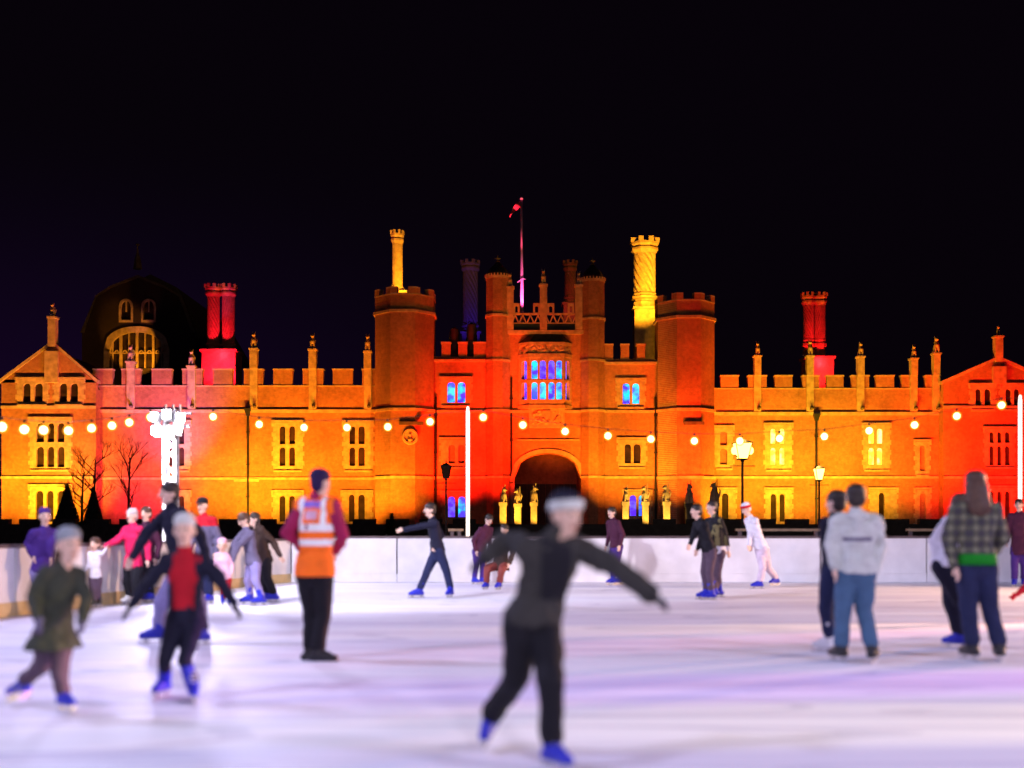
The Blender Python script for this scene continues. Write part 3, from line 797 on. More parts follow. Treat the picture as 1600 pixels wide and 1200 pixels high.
b1 = [(X(828, ya), ya - .006), (X(836, ya), ya - .3), (X(868, ya), ya - .3), (X(878, ya), ya - .006)]
m.column(b0, zb, zb + .75, b1); m.build('lead_roof', 'lead', orl)
m = MB(); bb = [(X(838, ya), ya - .3), (X(843, ya), ya - .5), (X(864, ya), ya - .5), (X(869, ya), ya - .3)]
m.column([(X(836, ya), ya - .11), (X(838, ya), ya - .3), (X(870, ya), ya - .3), (X(872, ya), ya - .11)], Z(636, ya), fz0 - .301, [(xl, ya - .005), (xfl, yf), (xfr, yf), (xr, ya - .005)])
m.build('oriel_corbel', 'stone', orl)

# flagpole on the gatehouse roof
fx = P(816, 500, 92.5)
fp = thing('flagpole', (fx.x, 92.5, Z(512, 92.5)), 'tall thin pink lit flagpole with drooping flag above the gatehouse parapet', 'flagpole')
m = MB(); m.tube((fx.x, 92.5, Z(517, 92.5)), (fx.x - .06, 92.5, Z(312, 92.5)), .16, .08, 8); m.ell((fx.x - .06, 92.5, Z(310, 92.5)), V((.14, 0, 0)), V((0, .14, 0)), V((0, 0, .14)), 8, 6)
m.build('pole', 'polepaint', fp, smooth=True)
m = MB(); m.tube((fx.x - .42, 92.3, Z(442, 92.5)), (fx.x - .02, 92.35, Z(436, 92.5)), .04); m.tube((fx.x + .3, 92.3, Z(437, 92.5)), (fx.x - .02, 92.35, Z(436, 92.5)), .04); m.build('stay_bracket', 'polepaint', fp)
vs = []; fs = []; nu, nv = 12, 6
for i in range(nu + 1):
    t = i / nu
    for j in range(nv + 1):
        s = j / nv
        u = 814.5 - 18 * t + (5 * (1 - s) * (1 - t)) * 0; dz = 313 + 12 * s * (1 - t * .4) + 20 * t ** 1.6
        p = P(u, dz, 92.5); p.y += .18 * math.sin(t * 9 + s * 4); vs.append(p)
for i in range(nu):
    for j in range(nv): a_ = i * (nv + 1) + j; fs.append((a_, a_ + 1, a_ + nv + 2, a_ + nv + 1))
m = MB(); m.add(vs, fs); m.build('flag', 'flag', fp, smooth=True)
lamp('SPOT', 'flagpole_light', P(817, 506, 91.0), P(815.5, 400, 92.5), 4200, (1, .09, .35), .1, 50, .6)
lamp('SPOT', 'flagpole_light', P(808, 420, 90.5), P(810, 325, 92.5), 2600, (1, .06, .16), .1, 50, .6)


# ---- chimneys
def shaft(mb, cx, cy, r, z0, z1, twist=2.2, lobes=7, amp=.13, n=42, steps=26):
    prof = [(r, z0 + (z1 - z0) * i / steps) for i in range(steps + 1)]
    mb.lathe(cx, cy, prof, n, 0, lambda a, z: 1 + amp * math.cos(lobes * (a + twist * (z - z0) / max(.01, 2 * r) / 2)))


def chimney(label, Y, shafts, z0p, z1p, capp, plinth, basetop, mat='brick', tw=(2.2, -1.2), parts=None, rp=None):
    """shafts: list of (px centre, px radius); rows in pixels"""
    cxm = sum(s[0] for s in shafts) / len(shafts)
    ro = thing('chimney_stack', (X(cxm, Y), Y, PB), label, 'chimney', 'chimney stacks above the palace')
    m = MB(); x0, x1 = X(plinth[0], Y), X(plinth[2], Y); hw = (x1 - x0) / 2
    m.box(x0, x1, Y - hw * .8, Y + hw * .8, PB, Z(plinth[1], Y) - .22); m.build('plinth', mat, ro)
    m = MB(); m.box(x0 - .15, x1 + .15, Y - hw * .8 - .15, Y + hw * .8 + .15, Z(plinth[1], Y) - .218, Z(plinth[1], Y)); m.build('plinth_cornice', mat, ro)
    for k, (pc, pr) in enumerate(shafts):
        cx = X(pc, Y); r = pr / F * Y
        m = MB(); shaft(m, cx, Y, r * .92, Z(z1p, Y), Z(z0p, Y), tw[k % 2], 11 + k * 3, .075, 84); sh = m.build('shaft', mat, ro, smooth=False)
        zb0 = Z(plinth[1], Y) + .001; zb1 = Z(z1p, Y) - .001; h = zb1 - zb0
        m = MB(); m.lathe(cx, Y, [(r * .8, zb0), (r * 1.05, zb0 + h * .2), (r * 1.05, zb0 + h * .36), (r * .9, zb0 + h * .42), (r * .9, zb0 + h * .52), (r * 1.2, zb0 + h * .58), (r * 1.2, zb0 + h * .72), (r * .95, zb0 + h * .8), (r * 1.08, zb0 + h * .9), (r * .95, zb1)], 8, R(22.5)); m.build('shaft_base', mat, sh)
        zc0 = Z(z0p, Y) + .001; zc1 = Z(capp, Y); h = zc1 - zc0
        m = MB(); m.lathe(cx, Y, [(r * .95, zc0), (r * 1.25, zc0 + h * .22), (r * 1.25, zc0 + h * .36), (r * 1.08, zc0 + h * .46), (r * 1.3, zc0 + h * .6), (r * 1.3, zc0 + h * .74), (r * 1.0, zc0 + h * .76), (r * .3, zc0 + h * .77)], 8, R(22.5))
        for q in range(8):
            a0 = R(45 * q + 22.5); bx = cx + r * 1.15 * math.cos(a0); by = Y + r * 1.15 * math.sin(a0); s_ = r * .22
            m.box(bx - s_, bx + s_, by - s_, by + s_, zc0 + h * .741, zc1)
        m.build('crown', mat, sh)
    return ro


chimney('twin shafted crimson lit chimney stack above the left range, pattern cut brick', 97, [(333.5, 10), (357, 10)], 465, 534, 445, (321, 549, 373), 549)
lamp('SPOT', 'chimney_light', P(346, 592, 93.4), P(346, 515, 97), 5200, (1, .012, .06), .1, 130, .5)
lamp('POINT', 'chimney_light', P(346, 553, 95.3), None, 90, (1, .04, .12), .1)
chimney('twin shafted dark red lit chimney stack above the right range', 98, [(1263, 8.6), (1281, 8.6)], 478, 529, 458, (1256, 559, 1298), 559)
lamp('SPOT', 'chimney_light', P(1285, 596, 94.4), P(1273, 520, 98), 4200, (1, .015, .02), .1, 130, .5)
lamp('POINT', 'chimney_light', P(1282, 566, 96.6), None, 90, (1, .04, .10), .1)
chimney('slender golden lit spiral chimney behind the left octagonal tower', 100, [(621, 8.4)], 382, 446, 361, (608, 456, 634), 456, 'stone', (3.2, 1))
lamp('SPOT', 'chimney_light', P(640, 475, 95.0), P(621, 405, 100), 7500, (1, .40, .015), .1, 100, .6)
chimney('thick golden lit spiral chimney beside the right octagonal tower', 99, [(1007, 17.5)], 398, 458, 374, (990, 482, 1026), 482, 'stone', (2.6, 1))
lamp('SPOT', 'chimney_light', P(1044, 468, 91.5), P(1003, 436, 99), 12000, (1, .42, .015), .1, 70, .5)
chimney('dim dark red chimney half hidden behind the right gatehouse turret', 112, [(891, 9)], 425, 462, 408, (880, 474, 902), 474, 'brick_dimmed')
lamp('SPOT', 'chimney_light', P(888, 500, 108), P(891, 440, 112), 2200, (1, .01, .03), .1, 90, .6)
chimney('dim blue violet lit chimney behind the left battlement of the gatehouse', 115, [(735, 12)], 425, 505, 408, (722, 520, 750), 520, 'brick_dimmed')
lamp('SPOT', 'chimney_light', P(738, 540, 111), P(735, 450, 115), 2600, (.10, .03, 1), .1, 90, .6)

# ---- great hall behind the left range
yH = 118.0
hl = thing('great_hall', (X(216, yH), yH, PB), 'dark great hall gable with glowing arched tracery window behind the left range', 'great hall')
T = flatT(yH); px = lambda a, b: (X(a, yH), Z(b, yH))
aw = (X(163, yH), X(265, yH), Z(575, yH), Z(510, yH), Z(510, yH) - Z(546, yH))
w1 = (X(186, yH), X(208, yH), Z(500, yH), Z(467, yH), .9); w2 = (X(221, yH), X(244, yH), Z(500, yH), Z(467, yH), .9)
m = MB(); zs = Z(462, yH); x0, x1 = X(150, yH), X(284, yH)
holed(m, T, x0, x1, PB, zs, [aw, w1, w2], .5, .8)
m.prism([(x0, zs + .001), (x1, zs + .001), px(258, 449), px(216, 433), px(172, 449)], yH, yH + .8)
m.prism([(X(128, yH), PB), (x0 - .001, PB), (x0 - .001, zs), px(128, 520)], yH, yH + .8); m.prism([(x1 + .001, PB), (X(304, yH), PB), px(304, 520), (x1 + .001, zs)], yH, yH + .8)
m.build('gable_wall', 'brick_dimmed', hl)
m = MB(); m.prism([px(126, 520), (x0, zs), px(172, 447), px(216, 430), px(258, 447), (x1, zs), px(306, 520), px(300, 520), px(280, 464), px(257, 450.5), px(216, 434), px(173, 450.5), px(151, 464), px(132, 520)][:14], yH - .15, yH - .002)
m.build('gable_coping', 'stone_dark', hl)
m = MB(); m.prism([px(126, 519), px(172, 436), px(216, 415), px(258, 436), px(306, 519)], yH + 4, yH + 26); m.build('roof', 'lead', hl)
m = MB(); c = P(215, 412, yH + 5); m.lathe(c.x, c.y, [(.5, c.z - .6), (.35, c.z + .5), (.12, c.z + 1.2), (.06, c.z + 2.0), (.25, c.z + 2.1), (.02, c.z + 2.3)], 8); m.build('roof_finial', 'stone_dark', hl)
def arch_ring(hole, wd, mat, name, parent, pr=.14):
    a, b, c, d, rise = hole; m = MB(); n = 18; pts = []
    for ring in (0, wd):
        hw = (b - a) / 2 - ring; cx = (a + b) / 2
        for i in range(n + 1):
            t = -1 + 2 * i / n; pts.append((cx + hw * t, d - ring - (rise - ring * .5) * (1 - math.sqrt(max(0, 1 - t * t)) ** .85)))
    for i in range(n): m.prism([pts[n + 1 + i], pts[n + 2 + i], pts[i + 1], pts[i]], yH - pr, yH + .2)
    zz = d - rise
    m.box(a, a + wd, yH - pr, yH + .2, c, zz); m.box(b - wd, b, yH - pr, yH + .2, c, zz)
    return m, parent
m, _ = arch_ring(aw, .62, 'stone', 'great_window', hl, .2)
for k in range(1, 8):
    u = aw[0] + (aw[1] - aw[0]) * k / 8; t = -1 + 2 * k / 8; top = aw[3] - .5 - aw[4] * (1 - math.sqrt(1 - t * t))
    wd = .26 if k in (2, 4, 6) else .12
    m.box(u - wd / 2, u + wd / 2, yH - .05, yH + .2, aw[2], top)
    if k < 8:
        for (q, sg) in ((u, -1), (u, 1)):
            m.tube((q + sg * .1, yH + .05, Z(552, yH)), (q + sg * .42, yH + .05, Z(547, yH)), .08)
m.box(aw[0] + .3, aw[1] - .3, yH - .02, yH + .15, Z(552.5, yH), Z(551, yH))
gw = m.build('great_window', 'stone', hl)
pb = MB(); pb.box(aw[0], aw[1], yH + .36, yH + .4, aw[2], aw[3]); pb.build('pane', 'glass', gw)
for wv in (w1, w2):
    m, _ = arch_ring(wv, .22, 'stone', 'window', hl, .1); u = (wv[0] + wv[1]) / 2; m.box(u - .06, u + .06, yH - .02, yH + .15, wv[2] + .9, wv[3] - .2)
    m.box(wv[0], wv[1], yH - .1, yH + .2, wv[2] - .25, wv[2])
    o = m.build('window', 'stone', hl); pb = MB(); pb.box(wv[0], wv[1], yH + .36, yH + .4, wv[2], wv[3]); pb.build('pane', 'glass', o)
for px2, pt in ((130, 520), (302, 560)): pass
lamp('SPOT', 'hall_light', P(222, 590, 114.5), P(215, 552, yH), 2300, (1, .38, .015), .15, 54, .2)
lamp('SPOT', 'hall_light', P(214, 540, 116), P(214, 485, yH), 130, (1, .22, .22), .15, 62, .6)

# ------------------------------------------------------------------ moat wall, pedestals, lamps, trees
yM = 74.0
mw = thing('moat_wall', (0, yM, PB), 'low dark crenellated moat wall running along the foot of the palace', 'wall')
zt = Z(819, yM)
m = MB(); m.box(-60, 60, yM, yM + .6, PB, zt); m.build('wall_base', 'moat', mw)
x = -58.0; k = 0; mesh = None
while x < 58:
    px0 = 800 + x / yM * F
    if not (730 < px0 < 960):
        if mesh is None:
            m = MB(); m.box(x, x + 1.55, yM + .05, yM + .55, zt + .002, Z(811, yM)); o = m.build('merlon', 'moat', mw, origin=(x, yM, zt)); mesh = o.data
        else: place(mesh, 'merlon', mw, (x, yM, zt))
    x += 2.25


def pedestal(px, ytop, ybase, yhead, Y, wpx, label, lit=True, col=(1, .55, .05)):
    c = P(px, ytop, Y); w_ = wpx / F * Y / 2; zt_ = c.z
    ro = thing('beast_statue', (c.x, Y, PB), label, 'statue', 'heraldic beasts on pedestals before the gate')
    m = MB(); m.column([(c.x - w_ * .8, Y - w_ * .8), (c.x + w_ * .8, Y - w_ * .8), (c.x + w_ * .8, Y + w_ * .8), (c.x - w_ * .8, Y + w_ * .8)], PB, zt_ - .25)
    m.box(c.x - w_, c.x + w_, Y - w_, Y + w_, zt_ - .249, zt_); m.build('pedestal', 'stone' if lit else 'stone_dark', ro)  # unlit pedestals get a darker stone, their shade put into the colour
    s_ = (P(px, yhead, Y).z - zt_) / .92
    o = beast(ro, (c.x, Y, zt_), s_ * 1.0, 'beast', R(random.choice((-50, 50, 20))))
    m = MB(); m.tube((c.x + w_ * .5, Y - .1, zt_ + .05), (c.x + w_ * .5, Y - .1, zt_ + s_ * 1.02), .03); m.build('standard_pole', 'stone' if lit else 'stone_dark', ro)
    if lit: lamp('SPOT', 'statue_light', (c.x + .9, Y - 2.2, .5), (c.x, Y, zt_ + .3), 1500, col, .1, 50, .6)
    else: o.active_material = M['stone']


yS = 77.0
pedestal(786, 785, 815, 760, yS, 13, 'gold lit beast statue nearest the red wall left of the gate arch')
pedestal(809, 787, 828, 763, yS, 13, 'gold lit beast statue in front of the left foot of the gate arch')
pedestal(834, 785, 828, 758, yS + 1, 12, 'gold lit beast statue in the middle of the dark gate arch')
pedestal(977, 784, 812, 760, yS, 12, 'gold lit beast statue left of the low blue window by the gate', col=(1, .62, .08))
pedestal(1008, 784, 812, 758, yS, 12, 'gold lit beast statue right of the low blue window by the gate', col=(1, .62, .08))
pedestal(1041, 784, 812, 756, yS, 13, 'gold lit beast statue before the dark corner of the right tower', col=(1, .62, .08))
pedestal(1076, 787, 815, 754, yS - 1, 12, 'unlit dark beast statue before the red part of the right tower', False)
pedestal(1117, 786, 815, 752, yS - 1, 12, 'unlit dark beast statue at the right edge of the right tower', False)


def street_lamp(px, ytop, Y, label, lit=True, big=False):
    c = P(px, ytop, Y); ro = thing('street_lamp', (c.x, Y, PB), label, 'street lamp', 'street lamps before the palace')
    s = (c.z - PB) / 5.2; zt_ = c.z; lw = .34 * s if big else .27 * s; lh = .75 * s
    m = MB(); m.lathe(c.x, Y, [(.16, PB), (.16, PB + .5), (.10, PB + .55), (.09, PB + 1.2), (.06, PB + 1.25), (.05, zt_ - lh - .28 * s), (.09, zt_ - lh - .24 * s), (.03, zt_ - lh - .16 * s)], 10)
    m.tube((c.x - .55, Y, zt_ - lh - .45 * s), (c.x + .55, Y, zt_ - lh - .45 * s), .02)
    m.build('post', 'iron', ro)
    z0 = zt_ - lh - .15 * s; z1 = zt_ - .25 * s
    q = lambda r: [(c.x - r, Y - r), (c.x + r, Y - r), (c.x + r, Y + r), (c.x - r, Y + r)]
    m = MB(); m.column(q(lw * .55), z0 + .02, z1, q(lw)); ln = m.build('lantern', 'lantern' if lit else 'lantern_unlit', ro)
    m = MB(); m.column(q(lw * .6), z0 - .04, z0 + .018); m.column(q(lw * 1.12), z1 + .002, z1 + .05); m.column(q(lw * 1.0), z1 + .052, zt_ - .06, q(lw * .2)); m.tube((c.x, Y, zt_ - .06), (c.x, Y, zt_ + .08), .03)
    for sx in (-1, 1):
        for sy in (-1, 1): m.tube((c.x + sx * lw * .56, Y + sy * lw * .56, z0), (c.x + sx * lw * 1.01, Y + sy * lw * 1.01, z1), .02)
    m.build('lantern_frame', 'iron', ro)
    if lit:
        if big:
            for dx in (-.34, .34):
                m = MB(); m.tube((c.x, Y, z0 - .1), (c.x + dx, Y, z0 + .2), .025); m.build('arm', 'iron', ro)
                m = MB(); m.ell((c.x + dx, Y, z0 + .36), V((.15, 0, 0)), V((0, .15, 0)), V((0, 0, .18)), 12, 8); m.build('globe', 'lantern', ro, smooth=True)
        lamp('POINT', 'lantern_light', (c.x, Y + .0, zt_ + .35), None, 120, (1, .5, .1), .15)


street_lamp(1160, 684, 48, 'tall lit lamp post with three bright globes beside the right tower', True, True)
street_lamp(1280, 726, 62, 'smaller lit lamp post with single lantern in front of the amber range')
street_lamp(697, 722, 62, 'dark unlit lamp post against the red wall left of the gate', False)


def bare_tree(px, ytop, Y, label, seed, spread=1.0):
    rnd = random.Random(seed); b = P(px, ytop, Y); H = b.z - PB
    ro = thing('bare_tree', (b.x, Y, PB), label, 'tree', 'bare winter trees before the left wing')
    m = MB(); m.tube((b.x, Y, PB), (b.x, Y, PB + H * .42), .13, .09, 8); m.tube((b.x, Y, PB + H * .42), (b.x + .1, Y, PB + H * .75), .09, .05, 6); m.build('trunk', 'bark', ro)
    c = MB()
    def grow(p, d, L, r, lev):
        q = p + d * L; c.tube(p, q, r, r * .65, 5)
        if lev == 0: return
        for i in range(rnd.choice((2, 3))):
            nd = (d + V((rnd.uniform(-.75, .75), rnd.uniform(-.6, .6), rnd.uniform(-.1, .5)))).normalized()
            grow(q - d * L * rnd.uniform(0, .4), nd, L * rnd.uniform(.6, .85), r * .6, lev - 1)
    for i in range(9):
        z = PB + H * (.3 + .45 * i / 9); a = rnd.uniform(0, 6.28)
        grow(V((b.x, Y, z)), V((math.cos(a) * .75 * spread, math.sin(a) * .5, .7)).normalized(), H * rnd.uniform(.09, .14), .045, 4)
    c.build('crown', 'bark', ro)


bare_tree(128, 700, 79, 'small bare tree between the two dark conifers', 3, 1.2)
bare_tree(147, 672, 80, 'taller bare tree rising behind the second dark conifer', 5, 1.1)
bare_tree(201, 668, 80, 'thin upright bare tree against the crimson wall left of the floodlight tower', 8, .5)


def conifer(px, ytop, Y, wpx, label, seed, name='clipped_conifer', n=5200):
    rnd = random.Random(seed); b = P(px, ytop, Y); H = b.z - PB; rb = wpx / F * Y / 2
    ro = thing(name, (b.x, Y, PB), label, 'conifer', 'clipped conifers before the palace')
    m = MB(); m.tube((b.x, Y, PB), (b.x, Y, PB + H * .9), .12, .03, 6); m.build('trunk', 'bark', ro)
    c = MB(); prof = lambda t: rb * (1 - t ** 1.7) * (.9 + .1 * math.sin(t * 5))
    c.lathe(b.x, Y, [(prof(t) * .82 + .01, PB + .1 + H * .97 * t) for t in [i / 12 for i in range(13)]], 16)
    for i in range(n):
        t = 1 - math.sqrt(rnd.random()) if rnd.random() < .8 else rnd.random(); a = rnd.uniform(0, 6.283)
        r = prof(t) * rnd.uniform(.8, 1.03); p = V((b.x + r * math.cos(a), Y + r * math.sin(a), PB + .1 + H * .97 * t))
        d = V((math.cos(a) * .6 + rnd.uniform(-.5, .5), math.sin(a) * .6 + rnd.uniform(-.5, .5), rnd.uniform(-.2, 1))).normalized() * rnd.uniform(.1, .2)
        u = d.orthogonal().normalized() * .04
        c.add([p - u, p + u, p + d], [(0, 1, 2)])
    c.build('foliage', 'hedge', ro)


conifer(105, 757, 76, 46, 'wide dark clipped conifer in front of the left wing window', 1)
conifer(146, 763, 76, 36, 'narrow dark clipped conifer right of the wide one', 2)
conifer(612, 803, 74.0 - 1.5, 17, 'tiny dark conical shrub by the moat wall below the left tower', 3, 'conical_shrub', 1500)

# ------------------------------------------------------------------ rink barrier
def barrier(label, line, h0, cap_mat, rail, seg=2.4):
    ro = thing('rink_barrier', (*line[0], 0), label, 'barrier', 'white rink barriers')
    for (a, b) in zip(line[:-1], line[1:]):
        a = V((*a, 0)); b = V((*b, 0)); L = (b - a).length; U = (b - a) / L; N = V((-U.y, U.x, 0))
        T = lambda u, d, z, a=a, U=U, N=N: a + U * u + N * d + V((0, 0, z))
        k = max(1, round(L / seg)); s = L / k
        for i in range(k):
            m = MB(); m.tbox(T, i * s + .018, (i + 1) * s - .018, 0, .05, .2, h0 - .05); m.tbox(T, i * s + .006, i * s + .05, .052, .14, .05, h0 - .06)
            m.build('panel', 'board', ro)
            m = MB(); m.tbox(T, i * s + .006, (i + 1) * s - .006, -.012, .05, .004, .198); m.build('kick_board', 'board_kick' if rail == 'left' else 'board', ro)
            m = MB(); m.tbox(T, i * s + .003, (i + 1) * s - .003, -.02, .12, h0 - .048, h0); m.build('cap_rail', cap_mat, ro)
    return ro


far = [(-5.05, 25.1), (1.2, 25.1)]
barrier('far white rink barrier below the palace with dark cap, brightly lit', [(-5.05, 25.1), (24, 25.1)], 1.06, 'board_cap', 'far')
barrier('white rink barrier along the left side of the ice curving towards the camera', LB, 1.0, 'board_cap', 'left', 1.9)
for px0, px1, lb in ((1150, 1282, 'pale timber rail behind the barrier below the lit lamp posts'), (1417, 1496, 'short pale timber rail behind the barrier beside the plaid jacket'), (700, 724, 'short pale timber rail behind the barrier at the left white pole'), (-20, 38, 'pale timber rail behind the left barrier by the purple jacket')):
    Yr = 26.4 if px0 > 100 else 18.5
    ro = thing('timber_rail', (X((px0 + px1) / 2, Yr), Yr, 0), lb, 'handrail', 'timber rails behind the barrier')
    zr = CAMH + (HOR - (826 if px0 > 100 else 852)) / F * Yr
    m = MB(); m.box(X(px0, Yr), X(px1, Yr), Yr, Yr + .09, zr - .06, zr); m.build('rail', 'rail', ro)
    for xx in (X(px0, Yr) + .1, X(px1, Yr) - .1):
        m = MB(); m.box(xx - .04, xx + .04, Yr + .01, Yr + .08, PB, zr - .061); m.build('post', 'board_cap', ro)

# ------------------------------------------------------------------ light tower, white poles and festoon lights
yT = 26.0
tx = X(267, yT); tw_ = thing('floodlight_tower', (tx, yT, PB), 'blazing white floodlight tower on a lattice mast behind the left barrier', 'floodlight')
m = MB(); zt = Z(640, yT); h = .125
cs = [(tx - h, yT - h), (tx + h, yT - h), (tx + h, yT + h), (tx - h, yT + h)]
for c in cs: m.tube((*c, PB), (*c, zt), .04, n=8)
m.build('mast', 'tower_steel', tw_)
m = MB(); k = 0; z = PB + .2
while z < zt - .3:
    for i in range(4):
        a, b = cs[i], cs[(i + 1) % 4]
        p, q = ((*a, z), (*b, z + .3)) if k % 2 else ((*b, z), (*a, z + .3))
        m.tube(p, q, .022, n=5)
    z += .3; k += 1
m.build('lattice', 'tower_steel', tw_)
m = MB(); m.box(tx - .45, tx + .5, yT - .05, yT + .05, Z(648, yT), Z(644, yT)); m.box(tx - .4, tx + .45, yT - .05, yT + .05, Z(668, yT), Z(664, yT))
for q in (-.12, .06, .22): m.tube((tx + q, yT, Z(646, yT)), (tx + q, yT, Z(632, yT)), .03)
m.build('crossbar', 'tower_steel', tw_)
for (dx, py, tz, ty) in ((-.30, 655, -.35, .10), (-.02, 651, .05, -.06), (.27, 656, .4, .08), (-.25, 675, -.25, -.12), (.05, 679, .1, .05), (.22, 672, .3, .15)):
    c = P(0, py, yT); cx = tx + dx
    m = MB(); m.box(cx - .105, cx + .105, yT - .28, yT - .1, c.z - .11, c.z + .11); hd = m.build('floodlight_head', 'tower_steel', tw_, origin=(cx, yT - .19, c.z))
    m = MB(); m.box(cx - .095, cx + .095, yT - .30, yT - .282, c.z - .10, c.z + .10); ln_ = m.build('lens', 'flood_lens', hd)
    for o_ in (hd, ln_):
        for v_ in o_.data.vertices: v_.co = Matrix.Rotation(tz, 3, 'Z') @ Matrix.Rotation(ty, 3, 'Y') @ Matrix.Rotation(-.35, 3, 'X') @ v_.co
# added unseen lamp in front of the mast, making it blaze white
lamp('SPOT', 'mast_fill', (tx + .05, yT - 1.6, Z(668, yT)), (tx, yT, 1.8), 9000, (.95, .9, 1), .1, 100, .5)


def white_pole(px, ytop, Y, rpx, label):
    c = P(px, ytop, Y); ro = thing('white_light_pole', (c.x, Y, PB), label, 'pole', 'white lit poles behind the far barrier')
    r = rpx / F * Y
    m = MB(); m.lathe(c.x, Y, [(r, .9), (r, c.z - .1), (r * .8, c.z - .08)], 10); m.build('light_tube', 'white_pole', ro, smooth=True)
    m = MB(); m.lathe(c.x, Y, [(r * 1.6, PB), (r * 1.6, .9 - .002)], 10); m.build('base', 'board_cap', ro)
    m = MB(); m.ell((c.x, Y, c.z - .04), V((r * .8, 0, 0)), V((0, r * .8, 0)), V((0, 0, .06)), 10, 6); m.build('cap', 'white_pole', ro)
    return c


white_pole(731, 636, 26.2, 2.6, 'glowing white pole behind the far barrier left of the gate')
white_pole(1594, 618, 26.2, 2.8, 'glowing white pole at the right edge of the picture')

bulb_mesh = None
def festoon(pts, cable, label):
    global bulb_mesh
    ro = thing('festoon_lights', cable[0], label, 'string lights', 'strings of festoon bulbs over the rink edge')
    m = MB()
    for a, b in zip(cable[:-1], cable[1:]): m.tube(a, b, .006, n=5)
    m.build('cable', 'cable', ro)
    for p in pts:
        if bulb_mesh is None:
            b = MB(); b.ell(V(p), V((.075, 0, 0)), V((0, .075, 0)), V((0, 0, .078)), 16, 10); o = b.build('bulb', 'bulb', ro, origin=p, smooth=True); bulb_mesh = o.data; gb = MB(); gb.ell(V(p), V((.112, 0, 0)), V((0, .112, 0)), V((0, 0, .116)), 18, 12); go = gb.build('halo_shell', 'globe', o, origin=p, smooth=True); festoon.g = go.data
            h = MB(); h.tube(V(p) + V((0, 0, .13)), V(p) + V((0, 0, .18)), .025, n=8); ho = h.build('holder', 'cable', o, origin=p); festoon.h = ho.data
        else:
            o = place(bulb_mesh, 'bulb', ro, p); place(festoon.h, 'holder', o, p); place(festoon.g, 'halo_shell', o, p)


mid = [(333, 651), (405, 663), (475, 668), (542, 668), (606, 667), (672, 659)]
p1 = [P(a, b, 26) for a, b in mid]
top = V((0, 0, .17))
festoon(p1, [P(268, 640, 26)] + [p + top for p in p1] + [P(731, 642, 26.2)], 'string of round warm bulbs between the floodlight tower and the left white pole')
rgt = [(755, 652), (817, 664), (883, 674), (950, 681), (1017, 686), (1085, 689), (1156, 689), (1218, 685), (1288, 682), (1358, 673), (1429, 664), (1495, 650), (1565, 633)]
p2 = [P(a, b, 26) for a, b in rgt]
festoon(p2, [P(731, 642, 26.2)] + [p + top for p in p2] + [P(1594, 622, 26.2)], 'long string of round warm bulbs between the two white poles')
lft = [(235, 652, 25.2), (202, 660, 24.3), (175, 665, 23.5), (143, 669, 22.7), (107, 673, 21.7), (68, 672, 20.7), (38, 671, 20.0), (3, 667, 19.2), (-36, 661, 18.3)]
p3 = [P(*a) for a in lft]
festoon(p3, [P(268, 640, 26)] + [p + top for p in p3] + [P(-90, 640, 17.2)], 'string of bulbs running from the floodlight tower to the left picture edge')


# ------------------------------------------------------------------ people
def cloth(name, col, var=.12, sheen=.2, bump=.35, scale=9):
    m = simple(name, col, .8, var, scale, bump, spec=.25)
    return m


def plaidmat(name):
    m, n, l, b = newmat(name); b.inputs['Roughness'].default_value = .85
    t = n.new('ShaderNodeTexCoord'); s = n.new('ShaderNodeSeparateXYZ'); l.new(t.outputs['Object'], s.inputs[0])
    def stripes(out, freq, lo, hi):
        a = n.new('ShaderNodeMath'); a.operation = 'MULTIPLY'; a.inputs[1].default_value = freq; l.new(out, a.inputs[0])
        f = n.new('ShaderNodeMath'); f.operation = 'FRACT'; l.new(a.outputs[0], f.inputs[0])
        g = n.new('ShaderNodeMath'); g.operation = 'LESS_THAN'; g.inputs[1].default_value = .38; l.new(f.outputs[0], g.inputs[0])
        return g
    g1 = stripes(s.outputs['X'], 10, 0, 1); g2 = stripes(s.outputs['Z'], 10, 0, 1)
    ad = n.new('ShaderNodeMath'); l.new(g1.outputs[0], ad.inputs[0]); l.new(g2.outputs[0], ad.inputs[1])
    cr = n.new('ShaderNodeValToRGB'); e = cr.color_ramp.elements; e[0].color = (.035, .032, .04, 1); e[1].color = (.17, .17, .11, 1); e[1].position = 1
    k = e.new(.5); k.color = (.075, .075, .05, 1); cr.color_ramp.interpolation = 'CONSTANT'; e[0].position = 0; e[1].position = .4; e[2].position = .9
    h = n.new('ShaderNodeMath'); h.operation = 'MULTIPLY'; h.inputs[1].default_value = .5; l.new(ad.outputs[0], h.inputs[0])
    l.new(h.outputs[0], cr.inputs[0]); l.new(cr.outputs[0], b.inputs['Base Color'])
    return m


